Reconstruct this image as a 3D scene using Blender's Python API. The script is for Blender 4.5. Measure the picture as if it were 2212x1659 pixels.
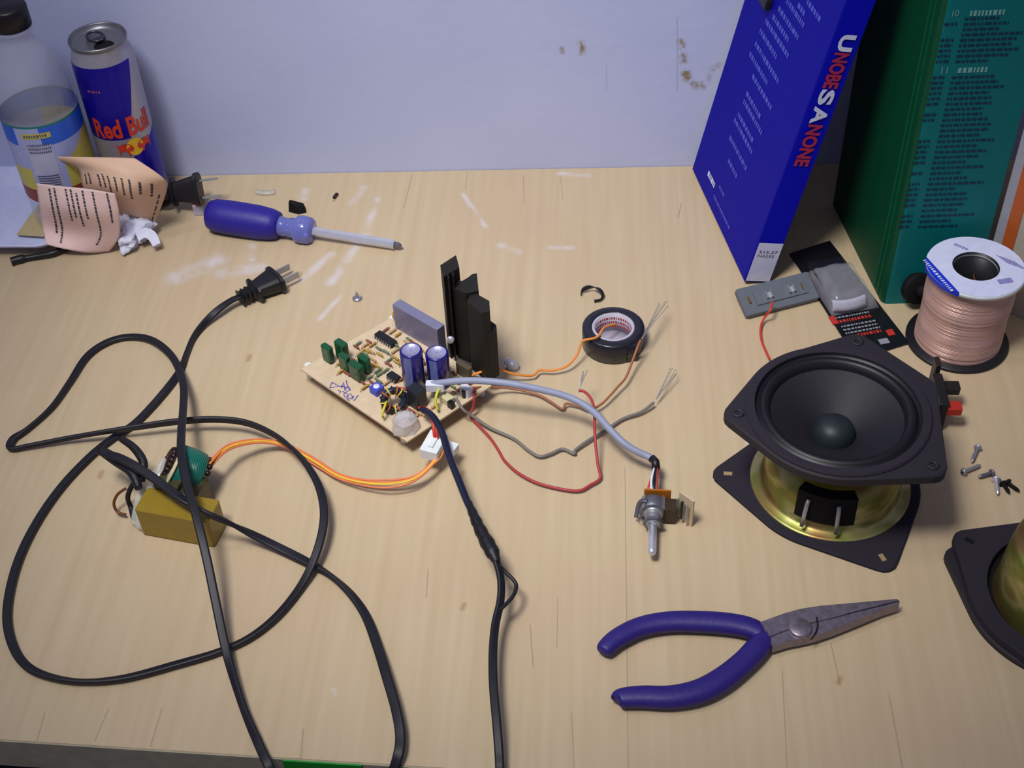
import bpy, bmesh, math, random
from mathutils import Vector, Matrix
import mathutils
random.seed(7)
C = bpy.context.scene
for o in list(bpy.data.objects): bpy.data.objects.remove(o)

# ------------------------------------------------------------------ camera, world, lamps, exposure
W, HH = 2212, 1659
CX, CY = W/2, HH/2
FPX = 2842.0
CAMH = 0.72
nad = Vector((147, -(3800-CY), -FPX)).normalized()
dep = Vector((1310-CX, CY+1900, -FPX)); dep = (dep - nad*dep.dot(nad)).normalized()
upv = -nad; xax = dep.cross(upv)
ROT = Matrix((xax, dep, upv))            # camera space -> world space
cam_d = bpy.data.cameras.new('camera'); cam = bpy.data.objects.new('camera', cam_d)
C.collection.objects.link(cam); C.camera = cam
cam_d.sensor_fit = 'HORIZONTAL'; cam_d.sensor_width = 36; cam_d.lens = FPX/W*36
cam_d.clip_start = 0.01; cam_d.clip_end = 50
cam.matrix_world = Matrix.Translation((0, 0, CAMH)) @ ROT.to_4x4()

world = bpy.data.worlds.new('world'); C.world = world; world.use_nodes = True
world.node_tree.nodes['Background'].inputs[0].default_value = (0.56, 0.58, 0.86, 1)
world.node_tree.nodes['Background'].inputs[1].default_value = 0.26

def area(name, loc, target, sx, sy, power, col):
    l = bpy.data.lights.new(name, 'AREA'); l.shape = 'RECTANGLE'; l.size = sx; l.size_y = sy
    l.energy = power; l.color = col
    o = bpy.data.objects.new(name, l); C.collection.objects.link(o)
    o.location = loc
    o.rotation_euler = (Vector(target)-Vector(loc)).to_track_quat('-Z', 'Y').to_euler()
    return o
area('ceiling_tube_light', (-0.55, 0.62, 1.55), (-.1, 0.80, 0), 0.10, 0.9, 3.2, (0.97, 0.98, 1.0))
def spot(name, loc, target, deg, power, col, rad):
    l = bpy.data.lights.new(name, 'SPOT'); l.spot_size = math.radians(deg); l.spot_blend = 1.0; l.energy = power; l.color = col; l.shadow_soft_size = rad
    o = bpy.data.objects.new(name, l); C.collection.objects.link(o); o.location = loc
    o.rotation_euler = (Vector(target)-Vector(loc)).to_track_quat('-Z', 'Y').to_euler(); return o
spot('added_pool_spot', (-0.36, 0.24, 1.45), (-0.055, 0.82, 0.05), 45, 97, (1.0, 0.99, 0.97), .19)  # added spot from the left; its narrow soft cone imitates lens vignetting
C.view_settings.view_transform = 'Standard'; C.view_settings.look = 'None'
C.view_settings.gamma = 1; C.view_settings.use_curve_mapping = False
C.view_settings.exposure = 0.0

# ------------------------------------------------------------------ geometry of the view (to measure where things stand)
def ray(px, py): return ROT @ Vector((px-CX, CY-py, -FPX))
def P(px, py, z=0.0):
    r = ray(px, py); return Vector((0, 0, CAMH)) + r*((z-CAMH)/r.z)
def Ppl(px, py, pt, n):
    r = ray(px, py); o = Vector((0, 0, CAMH)); return o + r*((Vector(pt)-o).dot(n)/r.dot(n))

# ------------------------------------------------------------------ materials
def lin(c): return tuple((x/12.92 if x <= .04045 else ((x+.055)/1.055)**2.4) for x in c)
def hexc(h): return lin(tuple(int(h[i:i+2], 16)/255 for i in (0, 2, 4)))
MATS = {}
def M(name, col=None, rough=.5, metal=0.0, var=.06, scale=120, bump=0.0, trans=0.0, ior=1.45, alpha=1.0, spec=.5, coat=0.0):
    if name in MATS: return MATS[name]
    m = bpy.data.materials.new(name); m.use_nodes = True; nt = m.node_tree
    b = nt.nodes['Principled BSDF']
    rgb = hexc(col) if isinstance(col, str) else col
    tc = nt.nodes.new('ShaderNodeTexCoord'); nz = nt.nodes.new('ShaderNodeTexNoise')
    nz.inputs['Scale'].default_value = scale; nz.inputs['Detail'].default_value = 3
    nt.links.new(tc.outputs['Object'], nz.inputs['Vector'])
    mx = nt.nodes.new('ShaderNodeMix'); mx.data_type = 'RGBA'
    mx.inputs[6].default_value = (*[max(0, c*(1-var*2)) for c in rgb], 1)
    mx.inputs[7].default_value = (*[min(1, c*(1+var*2)) for c in rgb], 1)
    nt.links.new(nz.outputs[0], mx.inputs[0]); nt.links.new(mx.outputs[2], b.inputs['Base Color'])
    b.inputs['Roughness'].default_value = rough; b.inputs['Metallic'].default_value = metal
    b.inputs['Transmission Weight'].default_value = trans; b.inputs['IOR'].default_value = ior
    b.inputs['Specular IOR Level'].default_value = spec; b.inputs['Alpha'].default_value = alpha
    b.inputs['Coat Weight'].default_value = coat
    if bump:
        bp = nt.nodes.new('ShaderNodeBump'); bp.inputs['Strength'].default_value = bump; bp.inputs['Distance'].default_value = .001
        nt.links.new(nz.outputs[0], bp.inputs['Height']); nt.links.new(bp.outputs[0], b.inputs['Normal'])
    MATS[name] = m; return m

def seg_mask(nt, vec, a, b, w, soft=1.0):
    """mask 1 on the segment a-b fading out at distance w"""
    N = nt.nodes.new; L = nt.links.new
    a = Vector(a); b = Vector(b); ba = b-a; q = max(ba.length_squared, 1e-9)
    s = N('ShaderNodeVectorMath'); s.operation = 'SUBTRACT'; L(vec, s.inputs[0]); s.inputs[1].default_value = a
    d = N('ShaderNodeVectorMath'); d.operation = 'DOT_PRODUCT'; L(s.outputs[0], d.inputs[0]); d.inputs[1].default_value = ba/q
    c = N('ShaderNodeClamp'); L(d.outputs['Value'], c.inputs[0])
    k = N('ShaderNodeVectorMath'); k.operation = 'SCALE'; k.inputs[0].default_value = ba; L(c.outputs[0], k.inputs['Scale'])
    e = N('ShaderNodeVectorMath'); e.operation = 'DISTANCE'; L(s.outputs[0], e.inputs[0]); L(k.outputs[0], e.inputs[1])
    r = N('ShaderNodeMapRange'); r.interpolation_type = 'SMOOTHSTEP'
    r.inputs['From Min'].default_value = w*(1-soft); r.inputs['From Max'].default_value = w
    r.inputs['To Min'].default_value = 1; r.inputs['To Max'].default_value = 0
    L(e.outputs['Value'], r.inputs[0]); return r.outputs[0]
def addm(nt, outs):
    cur = outs[0]
    for o in outs[1:]:
        n = nt.nodes.new('ShaderNodeMath'); n.operation = 'MAXIMUM'; nt.links.new(cur, n.inputs[0]); nt.links.new(o, n.inputs[1]); cur = n.outputs[0]
    return cur
def mulc(nt, o, v):
    n = nt.nodes.new('ShaderNodeMath'); n.operation = 'MULTIPLY'; nt.links.new(o, n.inputs[0])
    if isinstance(v, (int, float)): n.inputs[1].default_value = v
    else: nt.links.new(v, n.inputs[1])
    return n.outputs[0]
def mixc(nt, fac, a, col):
    mx = nt.nodes.new('ShaderNodeMix'); mx.data_type = 'RGBA'; nt.links.new(fac, mx.inputs[0]); nt.links.new(a, mx.inputs[6])
    mx.inputs[7].default_value = (*col, 1); return mx.outputs[2]

def table_material():
    m = bpy.data.materials.new('varnished_plywood'); m.use_nodes = True; nt = m.node_tree; b = nt.nodes['Principled BSDF']
    N = nt.nodes.new; L = nt.links.new
    g = N('ShaderNodeNewGeometry'); pos = g.outputs['Position']
    mp = N('ShaderNodeMapping'); mp.inputs['Scale'].default_value = (150, 5, 1); L(pos, mp.inputs[0])
    n1 = N('ShaderNodeTexNoise'); n1.inputs['Scale'].default_value = 1; n1.inputs['Detail'].default_value = 5; L(mp.outputs[0], n1.inputs[0])
    r1 = N('ShaderNodeValToRGB'); L(n1.outputs[0], r1.inputs[0])
    r1.color_ramp.elements[0].position = .25; r1.color_ramp.elements[0].color = (*hexc('BBA684'), 1)
    r1.color_ramp.elements[1].position = .65; r1.color_ramp.elements[1].color = (*hexc('C4B090'), 1)
    n2 = N('ShaderNodeTexNoise'); n2.inputs['Scale'].default_value = 7; n2.inputs['Detail'].default_value = 3; L(pos, n2.inputs[0])
    mr = N('ShaderNodeMapRange'); mr.inputs['From Min'].default_value = .45; mr.inputs['From Max'].default_value = .75; mr.inputs['To Max'].default_value = .45
    L(n2.outputs[0], mr.inputs[0])
    col = mixc(nt, mr.outputs[0], r1.outputs[0], hexc('BC9F83'))
    # dark fine cracks along the grain
    mp2 = N('ShaderNodeMapping'); mp2.inputs['Scale'].default_value = (320, 9, 1); mp2.inputs['Location'].default_value = (3, 7, 0); L(pos, mp2.inputs[0])
    n3 = N('ShaderNodeTexNoise'); n3.inputs['Scale'].default_value = 1; n3.inputs['Detail'].default_value = 1; L(mp2.outputs[0], n3.inputs[0])
    mr3 = N('ShaderNodeMapRange'); mr3.inputs['From Min'].default_value = .78; mr3.inputs['From Max'].default_value = .86; mr3.inputs['To Max'].default_value = .22
    L(n3.outputs[0], mr3.inputs[0]); col = mixc(nt, mr3.outputs[0], col, hexc('8A7660'))
    lines = [((1350,1010),(1357,1659),.0006),((1145,1350),(1152,1440),.0007),((925,1230),(921,1290),.0007),((1795,1390),(1815,1480),.0007),
             ((1205,1290),(1203,1400),.0005),((1690,1450),(1700,1659),.0005),((655,1575),(650,1640),.0007),((97,1540),(80,1600),.0006),
             ((235,1530),(205,1600),.0006),((350,1530),(325,1612),.0006),((1235,1540),(1240,1659),.0005),((1920,1500),(1950,1659),.0005),
             ((1130,380),(1133,440),.0006),((1472,440),(1465,470),.0009),((1210,378),(1216,430),.0005),((890,378),(872,450),.0006),((1010,372),(1005,410),.0005)]
    ln = addm(nt, [seg_mask(nt, pos, P(*a), P(*c), w, .9) for a, c, w in lines])
    col = mixc(nt, mulc(nt, ln, .42), col, hexc('5F5245'))
    # white plaster smears
    sm = [((760,440),(785,405),.007),((650,605),(715,550),.007),((715,610),(790,505),.008),((790,500),(815,430),.006),((545,560),(545,530),.006),
          ((1000,420),(1050,490),.004),((1080,530),(1120,545),.006),((1190,535),(1235,535),.005),((655,430),(660,410),.006),((690,690),(735,640),.004),
          ((380,600),(470,560),.016),((480,590),(560,580),.012),((1210,375),(1270,378),.006),((720,1490),(725,1500),.003),((1640,870),(1600,1000),.003)]
    wn = N('ShaderNodeTexNoise'); wn.inputs['Scale'].default_value = 55; L(pos, wn.inputs[0])
    wr = N('ShaderNodeMapRange'); wr.inputs['From Min'].default_value = .3; wr.inputs['From Max'].default_value = .65; L(wn.outputs[0], wr.inputs[0])
    wm = addm(nt, [seg_mask(nt, pos, P(*a), P(*c), w) for a, c, w in sm])
    col = mixc(nt, mulc(nt, mulc(nt, wm, wr.outputs[0]), .62), col, hexc('D2CED8'))
    # brown spots
    sp = [((540,768),.0035),((1003,1305),.003),((650,590),.003),((1000,1020),.003),((725,425),.002),((1815,1465),.003),((220,1020),.004)]
    bm = addm(nt, [seg_mask(nt, pos, P(*a), P(a[0]-4, a[1]+10), w) for a, w in sp])
    col = mixc(nt, mulc(nt, bm, .6), col, hexc('9A7448'))
    L(col, b.inputs['Base Color']); b.inputs['Roughness'].default_value = .42; b.inputs['Specular IOR Level'].default_value = .35
    bp = N('ShaderNodeBump'); bp.inputs['Strength'].default_value = .12; bp.inputs['Distance'].default_value = .0008; L(n1.outputs[0], bp.inputs['Height']); L(bp.outputs[0], b.inputs['Normal'])
    return m

WB0, WB1 = P(450, 378), P(1500, 358)                     # foot of the back wall
wdir = (WB1-WB0).normalized(); wn_ = Vector((wdir.y, -wdir.x, 0))
def Pw(px, py): return Ppl(px, py, WB0, wn_)
def wall_material():
    m = bpy.data.materials.new('painted_plaster'); m.use_nodes = True; nt = m.node_tree; b = nt.nodes['Principled BSDF']
    N = nt.nodes.new; L = nt.links.new
    g = N('ShaderNodeNewGeometry'); pos = g.outputs['Position']
    n = N('ShaderNodeTexNoise'); n.inputs['Scale'].default_value = 5; n.inputs['Detail'].default_value = 4; L(pos, n.inputs[0])
    r = N('ShaderNodeValToRGB'); L(n.outputs[0], r.inputs[0])
    r.color_ramp.elements[0].position = .3; r.color_ramp.elements[0].color = (*hexc('B6BDDF'), 1)
    r.color_ramp.elements[1].position = .7; r.color_ramp.elements[1].color = (*hexc('C0C6E6'), 1)
    col = r.outputs[0]
    spots = [((1255,95),(1258,112),.006,1),((1214,105),(1215,112),.004,.7),((1471,90),(1473,100),.006,.9),((1476,120),(1476,132),.006,.9),
             ((1482,160),(1484,168),.007,1.3),((1498,180),(1504,186),.006,.8),((1516,182),(1520,188),.005,.7),((1540,150),(1552,140),.005,.5),((1530,175),(1536,150),.004,.4)]
    bn = N('ShaderNodeTexNoise'); bn.inputs['Scale'].default_value = 260; bn.inputs['Detail'].default_value = 2; L(pos, bn.inputs[0])
    br = N('ShaderNodeMapRange'); br.inputs['From Min'].default_value = .3; br.inputs['From Max'].default_value = .6; L(bn.outputs[0], br.inputs[0])
    bm = addm(nt, [mulc(nt, seg_mask(nt, pos, Pw(*a), Pw(*c), w), k) for a, c, w, k in spots])
    col = mixc(nt, mulc(nt, bm, br.outputs[0]), col, hexc('8A7A5C'))
    gl = addm(nt, [seg_mask(nt, pos, Pw(1463, 40), Pw(1463, 195), .0009, .8), seg_mask(nt, pos, Pw(1310, 140), Pw(1311, 195), .0006, .8)])
    col = mixc(nt, mulc(nt, gl, .35), col, hexc('6F7088'))
    L(col, b.inputs['Base Color']); b.inputs['Roughness'].default_value = .8
    bp = N('ShaderNodeBump'); bp.inputs['Strength'].default_value = .25; bp.inputs['Distance'].default_value = .001
    bn2 = N('ShaderNodeTexNoise'); bn2.inputs['Scale'].default_value = 90; L(pos, bn2.inputs[0]); L(bn2.outputs[0], bp.inputs['Height']); L(bp.outputs[0], b.inputs['Normal'])
    return m

def iridescent():
    m = bpy.data.materials.new('yellow_zinc_plating'); m.use_nodes = True; nt = m.node_tree; b = nt.nodes['Principled BSDF']
    N = nt.nodes.new; L = nt.links.new
    tc = N('ShaderNodeTexCoord'); n = N('ShaderNodeTexNoise'); n.inputs['Scale'].default_value = 22; n.inputs['Detail'].default_value = 2
    mp = N('ShaderNodeMapping'); mp.inputs['Scale'].default_value = (1, 1, 2.2); L(tc.outputs['Object'], mp.inputs[0]); L(mp.outputs[0], n.inputs[0])
    r = N('ShaderNodeValToRGB'); L(n.outputs[0], r.inputs[0]); e = r.color_ramp.elements
    e[0].position = .30; e[0].color = (*hexc('84603A'), 1); e[1].position = .72; e[1].color = (*hexc('A87854'), 1)
    for p_, c_ in ((.40, '94804A'), (.50, '8A9046'), (.58, 'BCB078'), (.65, '8E8A4C')):
        q = e.new(p_); q.color = (*hexc(c_), 1)
    L(r.outputs[0], b.inputs['Base Color']); b.inputs['Metallic'].default_value = .75; b.inputs['Roughness'].default_value = .38
    return m

def winding(name, c1, c2, rough=.45, metal=0.0, freq=900, ax=2, bump=.6):
    m = bpy.data.materials.new(name); m.use_nodes = True; nt = m.node_tree; b = nt.nodes['Principled BSDF']
    N = nt.nodes.new; L = nt.links.new
    tc = N('ShaderNodeTexCoord'); w = N('ShaderNodeTexWave'); w.wave_type = 'BANDS'; w.bands_direction = 'XYZ'[ax]
    w.inputs['Scale'].default_value = freq; w.inputs['Distortion'].default_value = .6; w.inputs['Detail Scale'].default_value = .1
    L(tc.outputs['Object'], w.inputs[0])
    n = N('ShaderNodeTexNoise'); n.inputs['Scale'].default_value = 40; L(tc.outputs['Object'], n.inputs[0])
    mx = N('ShaderNodeMix'); mx.data_type = 'RGBA'; mx.inputs[6].default_value = (*hexc(c1), 1); mx.inputs[7].default_value = (*hexc(c2), 1)
    a = N('ShaderNodeMath'); a.operation = 'MULTIPLY_ADD'; L(w.outputs[1], a.inputs[0]); a.inputs[1].default_value = .6
    s = N('ShaderNodeMath'); s.operation = 'MULTIPLY'; L(n.outputs[0], s.inputs[0]); s.inputs[1].default_value = .5; L(s.outputs[0], a.inputs[2])
    L(a.outputs[0], mx.inputs[0]); L(mx.outputs[2], b.inputs['Base Color'])
    bp = N('ShaderNodeBump'); bp.inputs['Strength'].default_value = bump; bp.inputs['Distance'].default_value = .0003; L(w.outputs[1], bp.inputs['Height']); L(bp.outputs[0], b.inputs['Normal'])
    b.inputs['Roughness'].default_value = rough; b.inputs['Metallic'].default_value = metal; return m

black = M('black_plastic', '17161B', .42)
blackm = M('matt_black', '100F12', .75, spec=.25)
rubber = M('black_cord_rubber', '17161F', .5, bump=.05)
anod = M('black_anodised_metal', '1A1714', .6, .1)
foam = M('dark_grey_gasket', '2A2630', .8, spec=.25, bump=.2, scale=400)
steel = M('steel', 'B8B8C4', .32, .85)
chrome = M('bright_chrome', 'DCDCE8', .32, .65)
tin = M('tinned_metal', 'A9A9B0', .45, .7)
whitep = M('white_plastic', 'D9DCEC', .5)
greyp = M('grey_plastic', '5E646E', .55)
red = M('red_plastic', 'B0281C', .5)
redw = M('red_wire_insulation', 'A8383A', .5)
orangew = M('orange_wire_insulation', 'E08A3C', .5)
yelloww = M('yellow_wire_insulation', 'E6C23C', .5)
pinkw = M('salmon_wire_insulation', 'E07A50', .5)
brownw = M('brown_wire_insulation', '9C6446', .5)
greyw = M('grey_wire_insulation', '75706A', .5)
cableg = M('grey_cable_jacket', '8E93AC', .5)
copper = M('copper', 'B06A44', .3, .9)
blueg = M('dark_blue_rubber_grip', '26186E', .5, bump=.15, scale=300)
ink = M('blue_ink', '4A44A8', .6)
darkink = M('black_ink', '3A3540', .7)
redink = M('red_ink', 'B03A3A', .7)
whiteink = M('white_ink', 'C8CCE8', .7)
gold = iridescent()

# ------------------------------------------------------------------ mesh builder
class MB:
    def __init__(s): s.v = []; s.f = []; s.mi = []; s.sm = []
    def add(s, vs, fs, mi=0, smooth=False):
        k = len(s.v); s.v += [Vector(v) for v in vs]
        for f in fs: s.f.append(tuple(k+i for i in f)); s.mi.append(mi); s.sm.append(smooth)
        return s
    def frame(s, o, x, y, z, fn):
        k = len(s.v); fn()
        o, x, y, z = Vector(o), Vector(x).normalized(), Vector(y).normalized(), Vector(z).normalized()
        for i in range(k, len(s.v)):
            q = s.v[i]; s.v[i] = o + x*q.x + y*q.y + z*q.z
        return s
    def box(s, c, d, bev=0.0, mi=0, x=(1,0,0), y=(0,1,0), z=(0,0,1), top=1.0):
        c = Vector(c); x, y, z = Vector(x).normalized(), Vector(y).normalized(), Vector(z).normalized()
        a, b, e = d[0]/2, d[1]/2, d[2]/2
        if bev <= 0:
            vs = []
            for zz in (-1, 1):
                t = top if zz > 0 else 1
                for xx, yy in ((-1,-1),(1,-1),(1,1),(-1,1)): vs.append(c+x*(a*xx*t)+y*(b*yy*t)+z*(e*zz))
            return s.add(vs, [(3,2,1,0),(4,5,6,7),(0,1,5,4),(1,2,6,5),(2,3,7,6),(3,0,4,7)], mi)
        bev = min(bev, a*.9, b*.9, e*.9)
        def ring(ia, ib, zz, t=1.0):
            r = []
            for sx, sy, a0 in ((1,1,0),(-1,1,90),(-1,-1,180),(1,-1,270)):
                for k in range(4):
                    an = math.radians(a0+k*30); r.append(c+x*((sx*(a-bev)+ (bev-ia)*math.cos(an))*t)+y*((sy*(b-bev)+(bev-ia)*math.sin(an))*t)+z*zz)
            return r
        h = bev*.35; rings = [ring(h,h,-e), ring(0,0,-e+h), ring(0,0,e-h,top), ring(h,h,e,top)]
        vs = sum(rings, []); fs = [tuple(range(15,-1,-1)), tuple(48+i for i in range(16))]
        for q in range(3):
            for i in range(16):
                j = (i+1) % 16; fs.append((q*16+i, q*16+j, (q+1)*16+j, (q+1)*16+i))
        return s.add(vs, fs, mi)
    def prism(s, pts, z0, z1, mi=0, inset=0.0, smooth=False):
        """pts: list of 2D/3D points, outline; z0..z1"""
        n = len(pts); cx = sum(p[0] for p in pts)/n; cy = sum(p[1] for p in pts)/n
        def sh(k, z): return [Vector((cx+(p[0]-cx)*k, cy+(p[1]-cy)*k, z)) for p in pts]
        if inset:
            hz = min(inset, (z1-z0)*.4)
            R = max(math.hypot(p[0]-cx, p[1]-cy) for p in pts); k = 1-inset/R
            rings = [sh(k, z0), sh(1, z0+hz), sh(1, z1-hz), sh(k, z1)]
        else: rings = [sh(1, z0), sh(1, z1)]
        vs = sum(rings, []); fs = [tuple(range(n-1,-1,-1)), tuple((len(rings)-1)*n+i for i in range(n))]
        for q in range(len(rings)-1):
            for i in range(n):
                j = (i+1) % n; fs.append((q*n+i, q*n+j, (q+1)*n+j, (q+1)*n+i))
        return s.add(vs, fs, mi, smooth)
    def lathe(s, prof, o=(0,0,0), ax=(0,0,1), n=48, mi=0, caps=True, smooth=True, mif=None, closed=False, ref=None):
        """prof: (r, t) along axis"""
        ax = Vector(ax).normalized(); u = Vector(ref).normalized() if ref else ax.orthogonal().normalized(); w = ax.cross(u); o = Vector(o)
        k = len(prof); vs = []
        for r, t in prof:
            for i in range(n):
                a = 2*math.pi*i/n; vs.append(o+ax*t+(u*math.cos(a)+w*math.sin(a))*r)
        base = len(s.v); s.v += vs
        rng = range(k if closed else k-1)
        for q in rng:
            q2 = (q+1) % k
            for i in range(n):
                j = (i+1) % n; s.f.append((base+q*n+i, base+q*n+j, base+q2*n+j, base+q2*n+i))
                s.mi.append(mif(q, i) if mif else mi); s.sm.append(smooth)
        if caps and not closed:
            if prof[0][0] > 1e-6: s.f.append(tuple(base+i for i in range(n-1,-1,-1))); s.mi.append(mi); s.sm.append(False)
            if prof[-1][0] > 1e-6: s.f.append(tuple(base+(k-1)*n+i for i in range(n))); s.mi.append(mi); s.sm.append(False)
        return s
    def sweep(s, pts, prof, tw=None, scale=None, mi=0, smooth=True, up=(0,0,1)):
        pts = [Vector(p) for p in pts]; n = len(pts); m = len(prof); base = len(s.v); up = Vector(up); prev = None
        for i, p in enumerate(pts):
            t = (pts[min(i+1, n-1)]-pts[max(i-1, 0)]); t = t.normalized() if t.length > 1e-9 else Vector((1,0,0))
            sd = t.cross(up)
            if sd.length < .05: sd = prev if prev else t.orthogonal()
            sd.normalize(); prev = sd.copy(); u2 = sd.cross(t).normalized()
            a = math.radians(tw[i]) if tw else 0; k = scale[i] if scale else 1
            for (x, y) in prof:
                X = x*math.cos(a)-y*math.sin(a); Y = x*math.sin(a)+y*math.cos(a)
                s.v.append(p+sd*(X*k)+u2*(Y*k))
        for i in range(n-1):
            for j in range(m):
                j2 = (j+1) % m; s.f.append((base+i*m+j, base+(i+1)*m+j, base+(i+1)*m+j2, base+i*m+j2)); s.mi.append(mi); s.sm.append(smooth)
        s.f.append(tuple(base+j for j in range(m))); s.mi.append(mi); s.sm.append(False)
        s.f.append(tuple(base+(n-1)*m+j for j in range(m-1,-1,-1))); s.mi.append(mi); s.sm.append(False)
        return s
    def tube(s, pts, r, n=8, scale=None, mi=0):
        return s.sweep(pts, [(r*math.cos(2*math.pi*i/n), r*math.sin(2*math.pi*i/n)) for i in range(n)], scale=scale, mi=mi)
    def grid(s, fn, nu, nv, mi=0, smooth=True):
        base = len(s.v)
        for j in range(nv+1):
            for i in range(nu+1): s.v.append(Vector(fn(i/nu, j/nv)))
        for j in range(nv):
            for i in range(nu):
                a = base+j*(nu+1)+i; s.f.append((a, a+1, a+nu+2, a+nu+1)); s.mi.append(mi); s.sm.append(smooth)
        return s

def cat(pts, sub=8):
    """Catmull-Rom through tuples of any dimension"""
    pts = [tuple(p) for p in pts]; out = []; n = len(pts)
    for i in range(n-1):
        p0 = pts[max(i-1, 0)]; p1 = pts[i]; p2 = pts[i+1]; p3 = pts[min(i+2, n-1)]
        for k in range(sub):
            t = k/sub; out.append(tuple(.5*((2*b)+(-a+c)*t+(2*a-5*b+4*c-d)*t*t+(-a+3*b-3*c+d)*t**3) for a, b, c, d in zip(p0, p1, p2, p3)))
    out.append(pts[-1]); return out

def wloc(p):
    v = Vector((0,0,0))
    while p: v += p.location; p = p.parent
    return v
def put(name, mb, mat, parent=None, org=None, local=False):
    """links the collected shapes as ONE mesh object; coordinates are in metres in the place unless local"""
    me = bpy.data.meshes.new(name)
    off = Vector((0,0,0))
    if not local:
        off = wloc(parent) if parent else (Vector(org) if org is not None else Vector((0,0,0)))
    me.from_pydata([v-off for v in mb.v], [], mb.f)
    for m in (mat if isinstance(mat, (list, tuple)) else [mat]): me.materials.append(m)
    me.polygons.foreach_set('material_index', mb.mi); me.polygons.foreach_set('use_smooth', mb.sm); me.update()
    bm = bmesh.new(); bm.from_mesh(me); bmesh.ops.recalc_face_normals(bm, faces=bm.faces); bm.to_mesh(me); bm.free()
    o = bpy.data.objects.new(name, me); C.collection.objects.link(o)
    if parent: o.parent = parent
    elif not local: o.location = off
    return o
def tag(o, label, cate, group=None):
    o['label'] = label; o['category'] = cate
    if group: o['group'] = group
    return o
def thing(name, label, cate, loc, group=None):
    o = bpy.data.objects.new(name, None); o.empty_display_size = .01; C.collection.objects.link(o); o.location = loc
    return tag(o, label, cate, group)
def solid(o, t, off=0):
    m = o.modifiers.new('thickness', 'SOLIDIFY'); m.thickness = t; m.offset = off; return o

FONT = None
def text_mb(txt, size, sub=0.0, bold=0.0):
    """returns list of verts/faces of a flat text, baseline-left at 0, in its xy plane"""
    cu = bpy.data.curves.new('txt', 'FONT'); cu.body = txt; cu.size = size; cu.offset = bold; cu.resolution_u = 3
    ob = bpy.data.objects.new('txt', cu); C.collection.objects.link(ob)
    dg = bpy.context.evaluated_depsgraph_get(); me = bpy.data.meshes.new_from_object(ob.evaluated_get(dg))
    bpy.data.objects.remove(ob); bpy.data.curves.remove(cu)
    bm = bmesh.new(); bm.from_mesh(me); bpy.data.meshes.remove(me)
    if sub:
        xs = [v.co.x for v in bm.verts]; x = min(xs)+sub
        while x < max(xs):
            bmesh.ops.bisect_plane(bm, geom=bm.verts[:]+bm.edges[:]+bm.faces[:], plane_co=(x,0,0), plane_no=(1,0,0)); x += sub
    bm.verts.index_update()
    vs = [v.co.copy() for v in bm.verts]; fs = [tuple(v.index for v in f.verts) for f in bm.faces]; bm.free()
    return vs, fs
def text_plane(mb, txt, size, o, u, v, width=None, height=None, bold=0.0, mi=0, mapf=None, sub=0.0):
    vs, fs = text_mb(txt, size, sub, bold)
    x0 = min(p.x for p in vs); x1 = max(p.x for p in vs); y0 = min(p.y for p in vs); y1 = max(p.y for p in vs)
    kx = width/(x1-x0) if width else 1; ky = height/(y1-y0) if height else (kx if width else 1)
    if mapf: out = [mapf((p.x-x0)*kx, (p.y-y0)*ky) for p in vs]
    else:
        o = Vector(o); u = Vector(u).normalized(); v = Vector(v).normalized(); out = [o+u*((p.x-x0)*kx)+v*((p.y-y0)*ky) for p in vs]
    mb.add(out, fs, mi); return mb
def dashes(mb, o, u, v, length, h, rng, minw=.6, maxw=3.0, gap=.6, mi=0, mapf=None):
    """a row of short word-like bars: illegible small print"""
    x = 0.0; o = Vector(o) if o is not None else None
    while x < length:
        w = min(h*rng.uniform(minw, maxw), length-x)
        cs = ((x, 0), (x+w, 0), (x+w, h), (x, h))
        if mapf: q = [mapf(a, b) for a, b in cs]
        else: q = [o+Vector(u)*a+Vector(v)*b for a, b in cs]
        mb.add(q, [(0,1,2,3)], mi); x += w+h*gap
    return mb
Z = Vector((0,0,1))

# ------------------------------------------------------------------ setting: wall, floor, table
mb = MB()
a = WB0-wdir*1.2; b_ = WB1+wdir*1.2; back = -wn_*.06
mb.box((a+b_)/2+back/2+Vector((0,0,.4)) if (-wn_).y > 0 else (a+b_)/2-back/2+Vector((0,0,.4)), ((b_-a).length, .06, 2.3), x=wdir, y=wn_)
wall = put('wall_back', mb, wall_material(), org=(a+b_)/2); wall['kind'] = 'structure'
mb = MB(); mb.box((0, .6, -.76), (4, 4, .02)); fl = put('floor', mb, M('dark_floor', '1C1822', .7), org=(0,.6,-.75)); fl['kind'] = 'structure'

F0, F1 = P(0, 1597), P(700, 1642); fdir = (F1-F0).normalized()
def fpt(x): return F0+fdir*((x-F0.x)/fdir.x)
def wpt(x): return WB0+wdir*((x-WB0.x)/wdir.x)
desk = thing('work_table', 'pale varnished plywood work table top with grey front edge, against the wall', 'table', ((0, .75, -.02)))
top = [fpt(-.95), fpt(1.0), wpt(1.0)+Vector((0,-.0006,0)), wpt(-.95)+Vector((0,-.0006,0))]
mb = MB(); mb.prism(top, -.03, 0); put('table_top', mb, table_material(), desk)
mb = MB(); c = (fpt(-.95)+fpt(1.0))/2; nrm = Vector((fdir.y, -fdir.x, 0))
mb.box(c+nrm*.0006+Vector((0,0,-.0152)), (1.95, .0012, .0296), x=fdir, y=nrm)
put('edge_band', mb, M('grey_edge_laminate', 'A0967E', .6, var=.12), desk)['label'] = 'grey laminate strip along the front edge'
for lx in (-.88, .93):
    for fy, q in ((.03, fpt), (-.05, wpt)):
        mb = MB(); p = q(lx); mb.box((p.x, p.y+fy*1.2, -.390), (.05, .05, .719), bev=.003); put('leg', mb, blackm, desk)
mb = MB(); c = (P(610, 1641)+P(782, 1648))/2; c = Vector((c.x, fpt(c.x).y, 0))
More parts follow.
